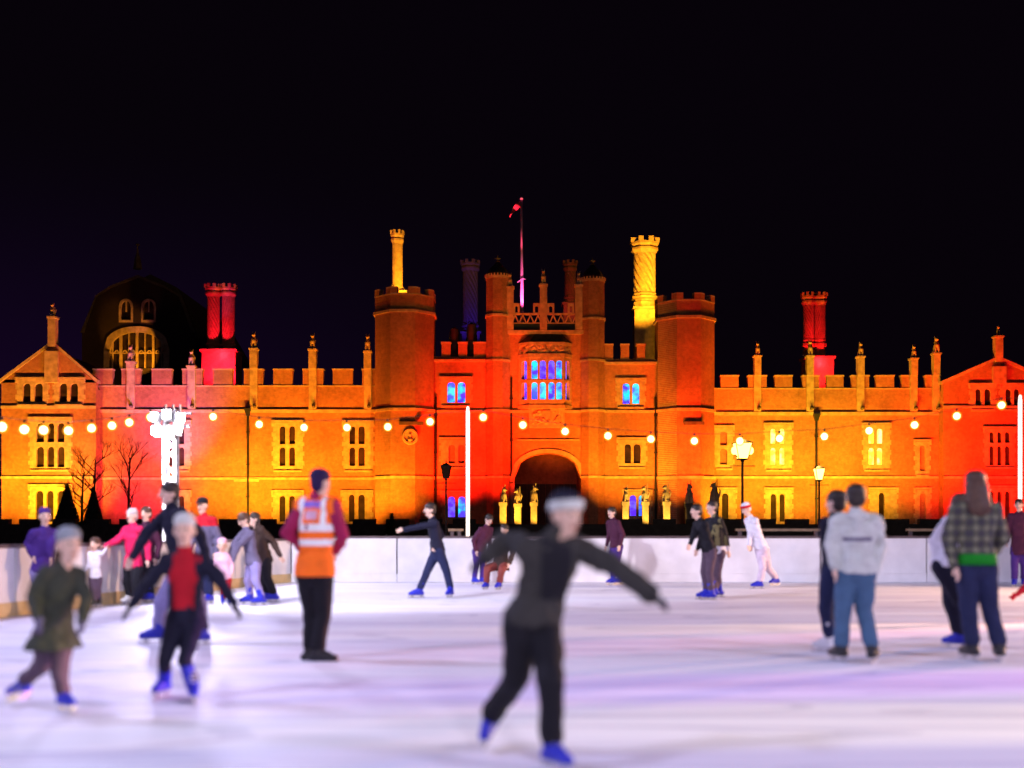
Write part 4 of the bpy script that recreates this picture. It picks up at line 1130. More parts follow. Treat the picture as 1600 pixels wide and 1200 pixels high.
CL = {k: cloth(k, v) for k, v in {'plum_knit': (.022, .010, .060), 
    'navy_cloth': (.008, .008, .024), 'black_cloth': (.007, .0065, .011), 'charcoal_knit': (.034, .032, .031), 'olive_wool': (.038, .043, .031),
    'red_knit': (.42, .006, .018), 'crimson_fleece': (.62, .012, .085), 'white_cloth': (.66, .64, .72), 'grey_hoodie': (.50, .53, .50),
    'denim': (.055, .115, .21), 'dark_denim': (.013, .018, .062), 'lilac_denim': (.24, .21, .42), 'purple_jacket': (.06, .022, .19), 'blue_sleeve': (.10, .09, .55),
    'brown_coat': (.045, .026, .020), 'rust_cloth': (.24, .055, .045), 'hi_vis': (1.0, .17, .012), 'maroon_sleeve': (.30, .012, .075), 'plum_trousers': (.085, .055, .085),
    'pink_cloth': (.72, .42, .55), 'slate_jacket': (.11, .095, .16), 'green_shirt': (.003, .20, .010), 'grey_knit': (.28, .31, .34), 'pale_knit': (.58, .60, .56),
    'lavender_label': (.26, .16, .60), 'khaki_trim': (.22, .19, .08), 'dark_maroon': (.06, .012, .035), 'stone_trousers': (.60, .50, .60)}.items()}
M.update(CL)
M['plaid'] = plaidmat('plaid_flannel')
M['reflective'] = simple('reflective_tape', (.9, .9, .88), .3, .04, 20, 0, spec=.8)
M['skin'] = simple('skin', (.70, .46, .35), .55, .08, 12, .05)
M['hair_dark'] = simple('dark_hair', (.022, .014, .011), .55, .3, 30, .5)
M['hair_brown'] = simple('brown_hair', (.065, .030, .018), .55, .3, 30, .5)
M['hair_grey'] = simple('grey_hair', (.42, .38, .38), .6, .2, 30, .5)
M['boot_blue'] = simple('blue_skate_boot', (.012, .018, .42), .45, .15, 10, .05)
M['boot_black'] = simple('black_boot', (.015, .014, .018), .45, .2, 10, .1)
M['boot_white'] = simple('white_skate_boot', (.66, .64, .66), .45, .1, 10, .05)
M['steel'] = simple('skate_steel', (.6, .6, .62), .25, .1, 10, 0, metal=.9)
M['eye'] = simple('eye', (.02, .015, .015), .2, 0, 5, 0)
M['lips'] = simple('lips', (.40, .14, .13), .5, .1, 5, 0)


def person(label, Yd, head, face, neck=None, hip=None, arms=(None, None), legs=((0, 0, 0), (0, 0, 0)), Hh=1.7, top='black_cloth', bottom='dark_denim',
           hat=None, hair='hair_dark', boots='boot_blue', skates=True, coat=0.0, flare=1.0, gloves=None, bulk=1.0, long_hair=False, headdir=None,
           extra=None, sleeve=None, baggy=1.0, lb=None, brim=False, child=False, knees=(None, None), toes=(None, None), torso_w=1.0):
    """build one clothed figure; joints are pixel positions at the person's own depth Yd (+ metres of depth offset)"""
    k = Hh / 1.7
    kh = .90 if child else 1.0 * min(1.04, .3 + .7 * k)
    vox = .0085 if Yd < 9 else (.010 if Yd < 13 else .014)
    f = V((face[0], face[1], 0)).normalized(); s = V((-f.y, f.x, 0))
    if s.x < 0 or (abs(s.x) < 1e-6 and s.y < 0): s = -s
    hf = V((headdir[0], headdir[1], headdir[2] if len(headdir) > 2 else 0)).normalized() if headdir else f
    hs = V((-hf.y, hf.x, 0)).normalized(); hu = hs.cross(hf)
    if hu.z < 0: hu = -hu
    J = lambda p: P(p[0], p[1], Yd) + V((0, p[2] if len(p) > 2 else 0, 0))
    hc = J(head); hp = J(hip)
    nk = J(neck) if neck else hc - V((0, 0, .19 * k))
    chest = nk + (hp - nk) * .36; waist = nk + (hp - nk) * .74
    up = (nk - hp).normalized()
    sw = .172 * k * torso_w
    sh = [nk - s * sw - up * .055 * k, nk + s * sw - up * .055 * k]
    el = []; ha = []
    for i in (0, 1):
        a = arms[i]; sg = -1 if i == 0 else 1
        if a is None:
            e = sh[i] + s * sg * .06 * k - up * .27 * k - f * .03; h = e - V((0, 0, .23 * k)) + f * .08 * k
        else: e = J(a[0]); h = J(a[1])
        # keep believable limb lengths: slide the hand back if the reach is too long
        d = e - sh[i]; 
        if d.length > .30 * k: e = sh[i] + d * (.30 * k / d.length)
        d = h - e
        if d.length > .27 * k: h = e + d * (.27 * k / d.length)
        el.append(e); ha.append(h)
    base_h = .052 if skates else .0
    hj = [hp - s * .085 * k - V((0, 0, .03 * k)), hp + s * .085 * k - V((0, 0, .03 * k))]
    an = []; kn = []; td = []
    for i in (0, 1):
        g_ = legs[i]                       # (px, depth offset, lift)
        y = Yd + g_[1]
        an.append(V(((g_[0] - 800) / F * y, y, base_h + .085 * k + g_[2])))
        if knees[i]: q = J(knees[i])
        else: q = (hj[i] + an[i]) / 2 + f * .055 * k
        kn.append(q)
        td.append(V((toes[i][0], toes[i][1], toes[i][2] if len(toes[i]) > 2 else 0)).normalized() if toes[i] else (f - V((0, 0, 0))).normalized())
    root = thing('person', (hp.x, hp.y, 0), label, 'person', 'people on the ice rink')
    K = lambda v: v * k

    def head_parts(m, inf=0.0):
        m.ell(hc + hu * .02 * kh, hs * (.075 * kh + inf), hf * (.095 * kh + inf), hu * (.105 * kh + inf))
        m.cap(hc - hu * .045 * kh + hf * .025 * kh, hc - hu * .085 * kh + hf * .045 * kh, .058 * kh + inf, .036 * kh + inf)

    def hand_parts(m, i, inf=0.0):
        e, h = el[i], ha[i]; d = (h - e).normalized(); sg = -1 if i == 0 else 1
        pn = d.cross(f if abs(d.dot(f)) < .8 else V((0, 0, 1))).normalized(); w = d.cross(pn).normalized()   # palm width along w
        q = h + d * .075 * k
        m.cap(h - d * .01, q, .024 * k + inf, .034 * k + inf, .55, w, 10, 3)
        for j, (o, L) in enumerate(((-.030, .060), (-.010, .072), (.011, .068), (.030, .052))):
            r = .0088 * k + inf
            a = q + w * o * k; b = a + (d * .95 + w * o * 4).normalized() * L * .5 * k; c = b + (d * .8 + pn * .45 * sg).normalized() * L * .5 * k
            m.cap(a - d * .02 * k, b, r, r, 1, None, 8, 2); m.cap(b, c, r, r * .85, 1, None, 8, 2)
        a = h + d * .02 * k - w * .02 * k; b = a + (d * .6 - w * .7 + pn * .3 * sg).normalized() * .038 * k
        m.cap(a, b, .013 * k + inf, .0105 * k + inf, 1, None, 8, 2); m.cap(b, b + (d * .85 - w * .25 + pn * .2 * sg).normalized() * .028 * k, .0105 * k + inf, .009 * k + inf, 1, None, 8, 2)

    def arm_parts(m, i, inf=0.0, endk=1.0):
        m.cap(sh[i] - s * (-1 if i == 0 else 1) * .02, el[i], .050 * k + inf, .041 * k + inf)
        m.cap(el[i], el[i] + (ha[i] - el[i]) * endk, .041 * k + inf, .029 * k + inf * .8)

    def torso_parts(m, inf=0.0, hips=True):
        m.cap(chest + up * .05 * k, waist, .142 * k * torso_w + inf, .118 * k + inf, .68, s, 16)
        m.cap(chest + up * .02 * k, nk - up * .08 * k, .135 * k * torso_w + inf, .11 * k + inf, .70, s, 16)
        m.cap(sh[0] + s * .02, sh[1] - s * .02, .052 * k + inf, .052 * k + inf)
        m.cap(nk - up * .09 * k, nk, .085 * k + inf, .055 * k + inf * .7, .8, s)
        if hips: m.cap(waist, hp - up * .02 * k, .118 * k + inf, .135 * k + inf, .74, s, 16)

    def leg_parts(m, i, inf=0.0, end=1.0):
        m.cap(hj[i], kn[i], .078 * k + inf, .052 * k + inf)
        m.cap(kn[i], kn[i] + (an[i] - kn[i]) * end, .053 * k + inf, .034 * k + inf)

    # the body itself: one continuous surface
    m = MB(); head_parts(m); torso_parts(m)
    m.cap(nk - up * .04, hc - hu * .05 * kh, .052 * k, .050 * kh)
    nb = hc - hu * .005 * kh + hf * .09 * kh
    m.cap(nb + hu * .022 * kh - hf * .008, nb - hu * .020 * kh + hf * .018 * kh, .010 * kh, .016 * kh, 1, None, 8, 3)
    for sg in (-1, 1):
        m.ell(hc + hs * sg * .078 * kh - hu * .005 * kh - hf * .01, hs * .012 * kh, hf * .022 * kh, hu * .033 * kh, 8, 6)
    for i in (0, 1):
        arm_parts(m, i); hand_parts(m, i); leg_parts(m, i)
        m.cap(an[i], an[i] + td[i] * .07 * k - V((0, 0, .045 * k)), .026 * k, .022 * k)
    me = temp_remesh(m, vox * .95, 3)
    body = mesh_obj('body', me, 'skin', root)
    # face: eyes and mouth (only where the face can be seen)
    for sg in (-1, 1):
        m = MB(); c = hc + hf * .083 * kh + hs * sg * .031 * kh + hu * .022 * kh
        m.ell(c, hs * .013 * kh, hf * .010 * kh, hu * .009 * kh, 8, 6); m.build('eye', 'eye', body, smooth=True)
    m = MB(); c = hc + hf * .083 * kh - hu * .060 * kh; m.cap(c - hs * .018 * kh, c + hs * .018 * kh, .0075 * kh, .0075 * kh, 1, None, 6, 2); m.build('mouth', 'lips', body, smooth=True)
    # trousers
    inf = .014 * k * (lb or bulk)
    m = MB(); m.cap(waist - up * .04 * k, hp - up * .02 * k, .122 * k + inf, .14 * k + inf, .74, s, 16)
    for i in (0, 1): leg_parts(m, i, inf + .006, .90); m.cap(kn[i], kn[i] + (an[i] - kn[i]) * .86, .052 * k + inf, .050 * k + inf * baggy)
    mesh_obj('trousers', temp_remesh(m, vox * 1.2, 3, .020, .09), bottom, root)
    # top
    inf = .020 * k * bulk
    m = MB(); torso_parts(m, inf, False)
    for i in (0, 1): arm_parts(m, i, inf * .8, .97)
    m.cap(nk - up * .05, nk + up * .025 * k, .070 * k + inf * .5, .064 * k + inf * .3, .9, s)       # collar
    b = hp - V((0, 0, max(coat, .035 * k)))
    ra = .150 * k + inf; rb = ra * flare
    n = 20; vs = []
    for c, r in ((waist, .125 * k + inf), (hp, ra), (b, rb)):
        for q in range(n): t = 2 * math.pi * q / n; vs.append(c + s * r * math.cos(t) + f * r * .8 * math.sin(t))
    fs = [(j * n + q, j * n + (q + 1) % n, (j + 1) * n + (q + 1) % n, (j + 1) * n + q) for j in (0, 1) for q in range(n)]
    fs += [tuple(range(n - 1, -1, -1)), tuple(range(2 * n, 3 * n))]
    m.add(vs, fs)
    tme = temp_remesh(m, vox * 1.15, 3, .026 * bulk, .085)
    jk = mesh_obj('jacket', tme, top, root)
    # gloves
    if gloves:
        for i in (0, 1):
            m = MB(); hand_parts(m, i, .004); m.cap(ha[i] - (ha[i] - el[i]).normalized() * .05 * k, ha[i], .036 * k, .032 * k)
            mesh_obj('glove', temp_remesh(m, vox * .8, 2), gloves, root)
    # hat or hair
    m = MB()
    if hat:
        m.ell(hc + hu * .078 * kh - hf * .012 * kh, hs * .088 * kh, hf * .104 * kh, hu * .076 * kh)
        m.cap(hc + hu * .05 * kh - hf * .045 * kh, hc - hu * .01 * kh - hf * .05 * kh, .072 * kh, .062 * kh)
        if brim: m.cap(hc + hu * .065 * kh + hf * .06 * kh, hc + hu * .055 * kh + hf * .15 * kh, .07 * kh, .05 * kh, .25, hs)
        h_ = mesh_obj('hat', temp_remesh(m, vox * 1.1, 4), hat if isinstance(hat, str) else hat[0], root)
        if not isinstance(hat, str):
            m = MB(); n = 20; vs = []
            for (dz, r) in ((.038, .092), (.040, .101), (.092, .101), (.094, .088)):
                for q in range(n): t = 2 * math.pi * q / n; vs.append(hc - hf * .008 * kh + hu * (dz + .020 * math.sin(t) - .008) * kh + hs * r * .93 * kh * math.cos(t) + hf * r * 1.12 * kh * math.sin(t))
            m.add(vs, [(j * n + q, j * n + (q + 1) % n, ((j + 1) % 4) * n + (q + 1) % n, ((j + 1) % 4) * n + q) for j in range(4) for q in range(n)])
            m.build('hat_band', hat[1], h_, smooth=True)
        if hair and long_hair:
            m = MB(); m.cap(hc - hf * .05 * kh, nk - hf * .06 * k - up * .06, .075 * kh, .07 * kh); mesh_obj('hair', temp_remesh(m, vox * 1.2, 3, .012, .03), hair, root)
    elif hair:
        m.ell(hc + hu * .050 * kh - hf * .012 * kh, hs * .090 * kh, hf * .104 * kh, hu * .088 * kh)
        m.ell(hc - hu * .005 * kh - hf * .040 * kh, hs * .088 * kh, hf * .068 * kh, hu * .085 * kh)
        if long_hair:
            m.cap(hc - hf * .045 * kh, nk - hf * .08 * k - up * .03 * k, .094 * kh, .112 * kh, .6, hs)
            for sg in (-1, 1): m.cap(hc + hs * sg * .07 * kh - hf * .02 * kh, nk + hs * sg * .075 * k - hf * .04 * k - up * .04, .032 * kh, .03 * kh)
        mesh_obj('hair', temp_remesh(m, vox * 1.1, 3, .014, .03), hair, root)
    # skates or shoes
    for i in (0, 1):
        d = td[i]; a = an[i]; g0 = V((0, 0, -.085 * k)); dn = V((0, 0, 1))
        w = d.cross(dn).normalized(); uo = w.cross(d).normalized()
        heel = a - uo * .055 * k - d * .045 * k; toe = a - uo * .060 * k + d * .155 * k
        m = MB(); m.cap(heel, toe, .048 * k, .043 * k, .85, w); m.cap(a - uo * .02 * k, a + (kn[i] - a).normalized() * .15 * k, .058 * k, .062 * k, 1)
        m.cap(a - uo * .02 * k, a + d * .10 * k - uo * .045 * k, .058 * k, .046 * k)
        bo = mesh_obj('skate_boot' if skates else 'shoe', temp_remesh(m, vox * .9, 3), boots, root)
        if skates and Yd < 13:
            lm = MB()
            for q_ in range(4):
                c_ = a + d * (.060 - .010 * q_) * k + uo * (-.01 + .034 * q_) * k
                lm.cap(c_ - w * .026 * k, c_ + w * .026 * k, .006 * k, .006 * k, 1, None, 6, 2)
            lm.build('lace', 'white_cloth', bo, smooth=True)
        if skates:
            so = a - uo * .085 * k
            tl = lambda u, q, z: so + d * u + w * q + uo * z
            m = MB()
            m.tbox(tl, -.085 * k, .19 * k, -.028 * k, .028 * k, -.013, .004)
            for u in (-.055 * k, .10 * k): m.tbox(tl, u, u + .045 * k, -.010, .010, -.036, -.0135)
            m.tbox(tl, -.10 * k, .205 * k, -.003, .003, -.052, -.0361)
            m.build('blade', 'steel', bo)
    return dict(root=root, jacket=jk, f=f, s=s, hp=hp, nk=nk, chest=chest, waist=waist, up=up, k=k, hc=hc, vox=vox, sh=sh, hs=hs, hf=hf, hu=hu, torso_parts=torso_parts, an=an, td=td, el=el, ha=ha)


def recolour(o, mats, fn):
    """assign material slots of a garment by where on the body each face lies"""
    me = o.data; me.materials.clear()
    for m in mats: me.materials.append(M[m])
    idx = [fn(p.center, p.normal) for p in me.polygons]
    me.polygons.foreach_set('material_index', idx); me.update()


def hemcut(o, mat2, fn):
    me = o.data
    import bmesh
    b = bmesh.new(); b.from_mesh(me)
    bmesh.ops.delete(b, geom=[x for x in b.faces if fn(x.calc_center_median())], context='FACES')
    b.to_mesh(me); b.free(); me.update()


# foreground boy, arms out
p = person('boy in charcoal jacket and white banded navy hat gliding in front with arms out', 5.68, (884, 806), (.42, -.9), neck=(868, 843), hip=(832, 968), headdir=(.62, -.78, -.12),
       arms=(((790, 843, .12), (757, 872, -.05)), ((962, 884, -.05), (1012, 925, -.1))), legs=((766, .35, .05), (862, -.2, 0)), knees=((806, 1060, .02), (858, 1058, -.2)), toes=((-.25, -.95, -.25), (.55, -.8)),
       Hh=1.43, top='charcoal_knit', bottom='black_cloth', hat=('navy_cloth', 'pale_knit'), hair='hair_dark', gloves='black_cloth', bulk=1.9, torso_w=1.08)
# sleeveless dark vest over the jacket front
m = MB(); p['torso_parts'](m, .050, False); v_ = mesh_obj('vest', temp_remesh(m, .011, 4, .015, .1), 'black_cloth', p['root'])
c0 = p['chest']; hemcut(v_, None, lambda c: (c - c0).dot(p['f']) < -.02 or abs((c - c0).dot(p['s'])) > .095 * p['k'] or (c - p['nk']).dot(p['up']) > -.01)

# left child in olive coat
person('child in long olive coat and grey knit hat striding at the left', 7.3, (108, 853), (.72, -.7), neck=(98, 888), hip=(84, 985), arms=(((62, 930, -.1), (84, 968, -.25)), ((134, 935, 0), (138, 968, -.1))),
       legs=((36, .3, .03), (99, -.05, 0)), knees=((58, 1040, .1), (97, 1048, -.04)), toes=((-.35, -.9), (.75, -.65)), Hh=1.28, top='olive_wool', bottom='plum_trousers', hat='grey_knit', gloves='slate_jacket', coat=.12, flare=1.55, bulk=1.35, child=True, long_hair=True, hair='hair_brown')

# girl with red jumper and open navy jacket
p = person('girl in red jumper under open navy jacket and pale knit hat, arms low and wide', 7.8, (288, 830), (.08, -1), neck=(289, 866), hip=(291, 962), arms=(((236, 908, -.02), (210, 945, -.05)), ((345, 905, -.02), (368, 942, -.05))),
       legs=((257, .1, .0), (301, -.1, 0)), knees=((264, 1026, -.08), (294, 1030, -.08)), toes=((-.2, -1), (.35, -.95)), Hh=1.36, top='navy_cloth', bottom='navy_cloth', hat='pale_knit', gloves='black_cloth', bulk=1.35, lb=.5, coat=.10, flare=1.12, child=True)
c0 = p['chest']
hemcut(p['jacket'], None, lambda c: (c - c0).dot(p['f']) > .03 and abs((c - c0).dot(p['s'])) < .098 * p['k'] and (c - p['nk']).dot(p['up']) < .02)
m = MB(); p['torso_parts'](m, .013); m.cap(p['nk'] - p['up'] * .05, p['nk'] + p['up'] * .03, .06, .056); jp = mesh_obj('jumper', temp_remesh(m, .011, 4, .012, .1), 'red_knit', p['root'])
zj = CAMH + (HOR - 951) / F * 7.8; hemcut(jp, None, lambda c: c.z < zj)

# tall man behind her leaning left
person('tall man in navy sweater and lilac jeans leaning left behind the girl in red', 11.6, (264, 772), (-.75, -.66), neck=(270, 796), hip=(284, 893), arms=(((226, 840, -.1), (214, 872, -.15)), ((318, 845, .1), (322, 880, .05))),
       legs=((248, .1, 0), (316, -.1, 0)), knees=((254, 940, -.05), (312, 942, 0)), toes=((-1, -.3), (-.8, -.6)), Hh=1.78, top='navy_cloth', bottom='lilac_denim', hair='hair_dark', bulk=1.2)
# woman in pink-red fleece with a small child
person('woman in crimson fleece reaching out to a small child by the left barrier', 17.5, (206, 806), (-.45, -.9), neck=(208, 823), hip=(208, 884), arms=(((187, 845, -.1), (170, 853, -.15)), ((231, 850, 0), (233, 874, -.05))),
       legs=((203, .1, 0), (215, -.1, 0)), Hh=1.62, top='crimson_fleece', bottom='black_cloth', hair='hair_grey', boots='boot_white', bulk=1.3)
person('person with brown hair mostly hidden behind the woman in crimson fleece', 18.2, (228, 803), (-.3, -.95), hip=(230, 878), legs=((225, 0, 0), (236, 0, 0)), Hh=1.66, top='dark_maroon', bottom='black_cloth', hair='hair_brown')
person('small child in white top and dark leggings holding the hand of the woman in crimson', 16.9, (148, 851), (-.1, -1), hip=(150, 902), arms=(((139, 879, 0), (135, 893, -.03)), ((160, 866, 0), (166, 857, 0))), legs=((149, 0, 0), (156, .1, 0)), Hh=.98, top='white_cloth', bottom='plum_trousers', hair='hair_brown', child=True, boots='boot_black')
person('woman in purple and blue jacket with mauve hood near the left barrier', 15.3, (70, 808), (.6, -.8), hip=(66, 890), arms=(((47, 848, -.05), (56, 868, -.1)), ((82, 850, -.05), (84, 870, -.1))), legs=((60, 0, 0), (72, 0, 0)), Hh=1.6, top='purple_jacket', bottom='lilac_denim', hat='purple_jacket', sleeve='blue_sleeve', bulk=1.3)
person('man in flat cap and dark jacket with red yoke standing behind the girl in red', 17.9, (316, 791), (-.25, -.97), neck=(318, 808), hip=(321, 872), legs=((314, 0, 0), (328, 0, 0)), Hh=1.76, top='slate_jacket', bottom='dark_denim', hat='black_cloth', brim=True, bulk=1.25)
_pm = [o for o in bpy.data.objects if o.get('label', '').startswith('man in flat cap')][0]
for ch in _pm.children:
    if ch.name.startswith('jacket'): zz = CAMH + (HOR - 822) / F * 17.9; recolour(ch, ['slate_jacket', 'red_knit'], lambda c, n, zz=zz: 1 if c.z > zz else 0)
# cluster of three at the left centre
person('person in slate jacket and lilac jeans bending over a small child at the left', 17.6, (381, 813), (-.8, -.6), neck=(385, 829), hip=(396, 880), headdir=(-.7, -.5, -.5), arms=(((368, 850, -.1), (362, 872, -.2)), ((374, 855, -.2), (368, 880, -.25))), legs=((391, .1, 0), (409, -.15, 0)), Hh=1.62, top='slate_jacket', bottom='lilac_denim', hair='hair_brown')
person('person in dark brown jacket leaning forward beside the bending skater', 18.3, (397, 812), (-.8, -.4), neck=(403, 824), hip=(414, 874), arms=(((402, 850, -.1), (395, 868, -.15)), ((428, 848, 0), (438, 868, 0))), legs=((418, .1, 0), (429, -.1, 0)), Hh=1.62, top='brown_coat', bottom='black_cloth', hair='hair_dark', bulk=1.4)
person('small child in pink top and red trousers holding on beside the bending skater', 17.3, (347, 853), (.2, -1), hip=(352, 904), legs=((348, 0, 0), (358, 0, 0)), Hh=.98, top='pink_cloth', bottom='red_knit', hat='pink_cloth', child=True)
# marshal in hi-vis vest, back to the camera
p = person('person seen from behind in orange high visibility vest with white reflective bands', 10.1, (501, 757), (.30, .95), neck=(496, 782), hip=(492, 893), headdir=(.5, .87), arms=(((449, 832, -.02), (468, 858, .18)), ((536, 836, -.02), (521, 862, .16))),
       legs=((484, .05, 0), (496, -.03, 0)), toes=((.8, .4), (.95, -.1)), Hh=1.72, top='maroon_sleeve', bottom='black_cloth', hat='plum_knit', boots='boot_black', skates=False, bulk=1.3)
m = MB(); p['torso_parts'](m, .040, False)

m.lathe(0, 0, [(.165, p['waist'].z), (.19, p['hp'].z + .05), (.195, p['hp'].z - .045)], 24)
for q_ in range(24 * 3): a_ = m.v[-72 + q_]; m.v[-72 + q_] = tuple(V((p['hp'].x, p['hp'].y, a_[2])) + p['s'] * a_[0] + p['f'] * a_[1] * .82)

vm = temp_remesh(m, .010, 4, .010, .12); vest = mesh_obj('high_visibility_vest', vm, 'hi_vis', p['root'])
zr = lambda py: CAMH + (HOR - py) / F * 10.1
xr = lambda px_: (px_ - 800) / F * 10.1
def vf(c, n):
    u = (c - p['chest']).dot(p['s']); z = c.z
    if zr(853) < z < zr(843) or zr(831) < z < zr(819): return 1
    if z > zr(820) and .088 < abs(u) < .135: return 1
    back = n.y < 0
    if back and zr(794) < z < zr(783) and abs(u) < .085: return 2
    if back and zr(812) < z < zr(798) and abs(u) < .06: return 3
    return 0
recolour(vest, ['hi_vis', 'reflective', 'lavender_label', 'pink_cloth'], vf)
hemcut(vest, None, lambda c: abs((c - p['chest']).dot(p['s'])) > .205 and c.z > zr(850))
# skater in blue jacket striding left
person('skater in navy jacket and blue jeans striding left with one arm forward', 19.2, (672, 797), (-.95, -.32), neck=(676, 813), hip=(684, 858), arms=(((690, 836, .1), (680, 856, -.1)), ((650, 824, -.1), (626, 829, -.1))), legs=((655, -.1, .02), (704, .1, .02)), knees=((668, 893, -.1), (698, 893, 0)), toes=((-.9, -.3), (-.3, -.9)), Hh=1.72, top='navy_cloth', bottom='dark_denim', hair='hair_dark')
# crouching group
person('person bending down in dark jacket and purple blue jeans at the far barrier', 24.2, (764, 812), (.6, -.7), neck=(760, 824), hip=(748, 860), headdir=(.5, -.7, -.5), legs=((741, 0, 0), (753, .1, 0)), Hh=1.6, top='dark_maroon', bottom='purple_jacket', hair='hair_dark')
person('person crouching in brown coat and rust trousers on purple skates near the far barrier', 22.3, (788, 828), (-.4, -.9), neck=(786, 842), hip=(782, 882), arms=(((768, 862, -.1), (762, 876, -.2)), ((802, 862, -.1), (796, 880, -.2))), legs=((760, -.1, 0), (780, -.15, 0)), knees=((762, 888, -.3), (784, 890, -.35)), Hh=1.6, top='brown_coat', bottom='rust_cloth', hair='hair_dark', bulk=1.5, coat=.12, flare=1.1)
person('skater in dark maroon top and violet jeans far back right of the boy', 24.0, (956, 801), (-.8, -.55), neck=(958, 813), hip=(963, 853), legs=((958, 0, 0), (968, 0, 0)), Hh=1.68, top='dark_maroon', bottom='purple_jacket', hair='hair_dark')
# couple
person('front skater of a close pair gliding left in dark jacket, pale face in profile', 18.9, (1088, 799), (-.95, -.3), neck=(1093, 815), hip=(1109, 860), arms=(((1082, 838, -.1), (1076, 850, -.15)), ((1098, 842, .1), (1090, 858, .0))), legs=((1104, .1, 0), (1112, -.15, 0)), toes=((-1, -.1), (-1, -.15)), Hh=1.68, top='black_cloth', bottom='plum_trousers', hair='hair_dark')
person('rear skater of a close pair in black jacket with khaki front and white hem', 19.5, (1112, 793), (-.9, -.4), neck=(1116, 809), hip=(1121, 862), arms=(((1112, 838, -.1), (1106, 856, -.15)), ((1134, 838, 0), (1138, 862, 0))), legs=((1117, 0, 0), (1124, .1, 0)), toes=((-1, -.1), (-1, -.15)), Hh=1.74, top='black_cloth', bottom='plum_trousers', hair='hair_dark')
_pm = [o for o in bpy.data.objects if o.get('label', '').startswith('rear skater')][0]
for ch in _pm.children:
    if ch.name.startswith('jacket'): z1 = CAMH + (HOR - 853) / F * 19.5; recolour(ch, ['black_cloth', 'white_cloth', 'khaki_trim'], lambda c, n: 1 if c.z < z1 else (2 if n.y < -.8 and n.x < 0 else 0))
person('skater all in white leaning forward in white cap with red edge', 22.6, (1166, 796), (-.95, -.3), neck=(1173, 810), hip=(1190, 856), headdir=(-.85, -.3, -.4), arms=(((1172, 836, -.1), (1168, 856, -.15)), ((1182, 838, .1), (1174, 858, .05))), legs=((1187, -.2, 0), (1213, .2, .05)), knees=((1188, 886, -.2), (1202, 888, .1)), toes=((-1, -.15), (-.8, -.5)), Hh=1.74, top='white_cloth', bottom='stone_trousers', hat=('white_cloth', 'red_knit'), bulk=1.25)
# hoodie man and friend
p = person('skater seen from behind in pale grey hooded sweatshirt with dark band and blue jeans', 10.0, (1337, 778), (.12, .99), neck=(1337, 806), hip=(1337, 890), arms=(((1300, 848, .03), (1303, 886, -.02)), ((1377, 850, .03), (1367, 890, -.02))), legs=((1314, 0, 0), (1363, -.1, 0)), knees=((1319, 955, .03), (1352, 955, .03)), toes=((-.25, .95), (.45, .85)), Hh=1.7, top='grey_hoodie', bottom='denim', hair='hair_dark', boots='boot_black', bulk=1.55, torso_w=1.06)
zr2 = lambda py: CAMH + (HOR - py) / F * 10.0
recolour(p['jacket'], ['grey_hoodie', 'slate_jacket'], lambda c, n: 1 if n.y < -.3 and zr2(845) < c.z < zr2(839.5) and abs((c - p['chest']).dot(p['s'])) < .13 else 0)
m = MB(); m.cap(p['nk'] - p['f'] * .075 - p['s'] * .06, p['nk'] - p['f'] * .085 + p['s'] * .06, .055, .055, .7, p['s']); m.cap(p['nk'] - p['f'] * .08, p['nk'] - p['f'] * .115 - p['up'] * .10, .07, .03)
mesh_obj('hood', temp_remesh(m, .012, 4, .01, .06), 'grey_hoodie', p['root'])
person('person in navy coat half hidden to the left of the grey hooded skater', 10.7, (1306, 786), (-.5, .6), neck=(1306, 810), hip=(1306, 888), legs=((1296, 0, 0), (1312, .1, 0)), Hh=1.68, top='navy_cloth', bottom='dark_denim', hair='hair_dark', boots='boot_white', arms=(((1290, 850, 0), (1292, 880, -.03)), None))
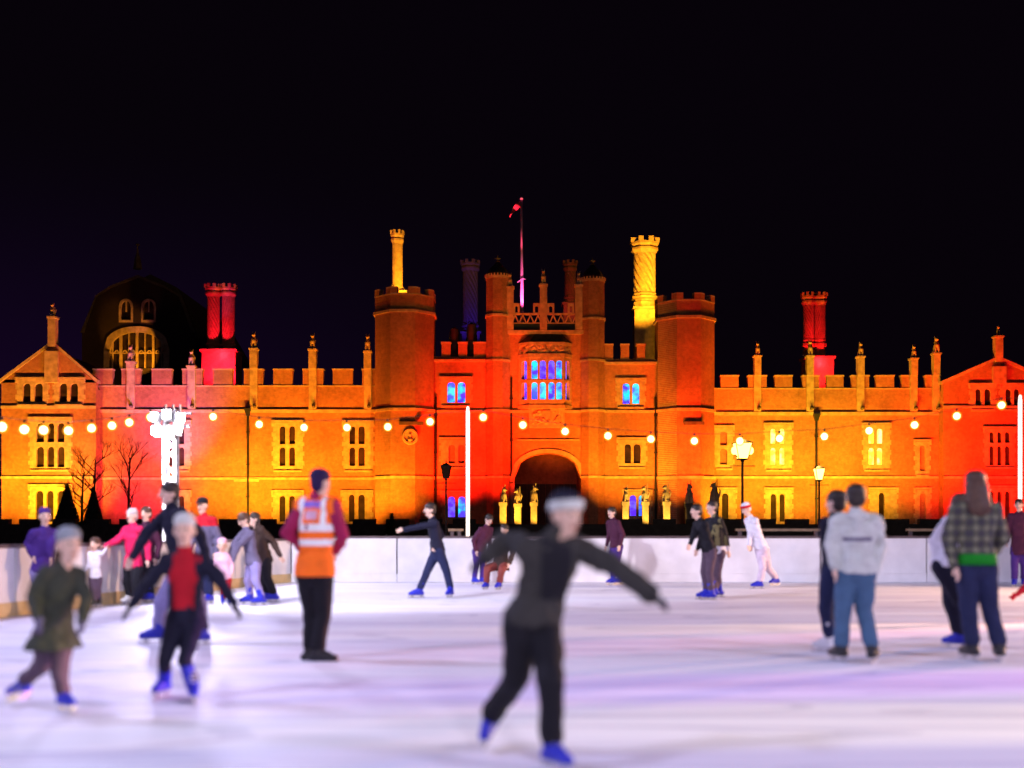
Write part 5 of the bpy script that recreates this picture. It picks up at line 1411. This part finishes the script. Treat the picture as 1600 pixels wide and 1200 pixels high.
# plaid woman and friend
p = person('woman seen from behind in plaid flannel jacket with green shirt hem and long brown hair', 10.1, (1523, 757), (-.05, 1), neck=(1524, 788), hip=(1526, 882), arms=(((1484, 842, .03), (1490, 884, -.04)), ((1569, 840, .04), (1562, 866, .16))), legs=((1519, 0, 0), (1562, -.05, 0)), knees=((1515, 952, .03), (1549, 952, .03)), toes=((-.15, 1), (.25, .95)), Hh=1.74, top='plaid', bottom='dark_denim', hair='hair_brown', long_hair=True, boots='boot_black', bulk=1.5, torso_w=1.08)
zg = CAMH + (HOR - 866) / F * 10.1
m = MB(); q = V((p['hp'].x, p['hp'].y, zg - .055)); n = 24; vs = []
for dz, r in ((.06, .178), (-.04, .188), (-.04, .178), (.06, .168)):
    for i in range(n): t = 2 * math.pi * i / n; vs.append(q + V((0, 0, dz)) + p['s'] * r * math.cos(t) + p['f'] * r * .78 * math.sin(t))
m.add(vs, [(j * n + i, j * n + (i + 1) % n, ((j + 1) % 4) * n + (i + 1) % n, ((j + 1) % 4) * n + i) for j in range(4) for i in range(n)])
m.build('shirt_hem', 'green_shirt', p['root'], smooth=True)
hemcut(p['jacket'], None, lambda c: c.z < zg and abs(c.x - p['hp'].x) < .2)
person('person in white jacket bending a leg behind the woman in plaid', 11.0, (1500, 790), (-.6, .6), neck=(1494, 808), hip=(1476, 880), arms=(((1462, 845, 0), (1462, 876, -.05)), None), legs=((1518, .25, .08), (1500, .1, 0)), knees=((1494, 932, -.05), (1492, 945, .1)), Hh=1.66, top='white_cloth', bottom='navy_cloth', hair='hair_brown', bulk=1.35)
person('person in long black coat at the right picture edge by the far barrier', 23.2, (1592, 789), (-.5, -.85), neck=(1593, 803), hip=(1594, 852), legs=((1585, 0, 0), (1600, .1, 0)), Hh=1.76, top='dark_maroon', bottom='purple_jacket', hair='hair_dark', coat=.2, flare=1.1, bulk=1.4)
person('skater in red sleeves stooping at the right picture edge with arm reaching down', 14.6, (1616, 880), (-.9, -.3), neck=(1620, 896), hip=(1650, 916), arms=(((1598, 922, -.08), (1570, 938, -.12)), ((1606, 922, .1), (1586, 934, .1))), legs=((1637, -.1, 0), (1662, .1, 0)), knees=((1627, 937, -.15), (1650, 940, 0)), Hh=1.35, top='red_knit', bottom='black_cloth', gloves='red_knit', hair='hair_dark', child=True, bulk=1.3)
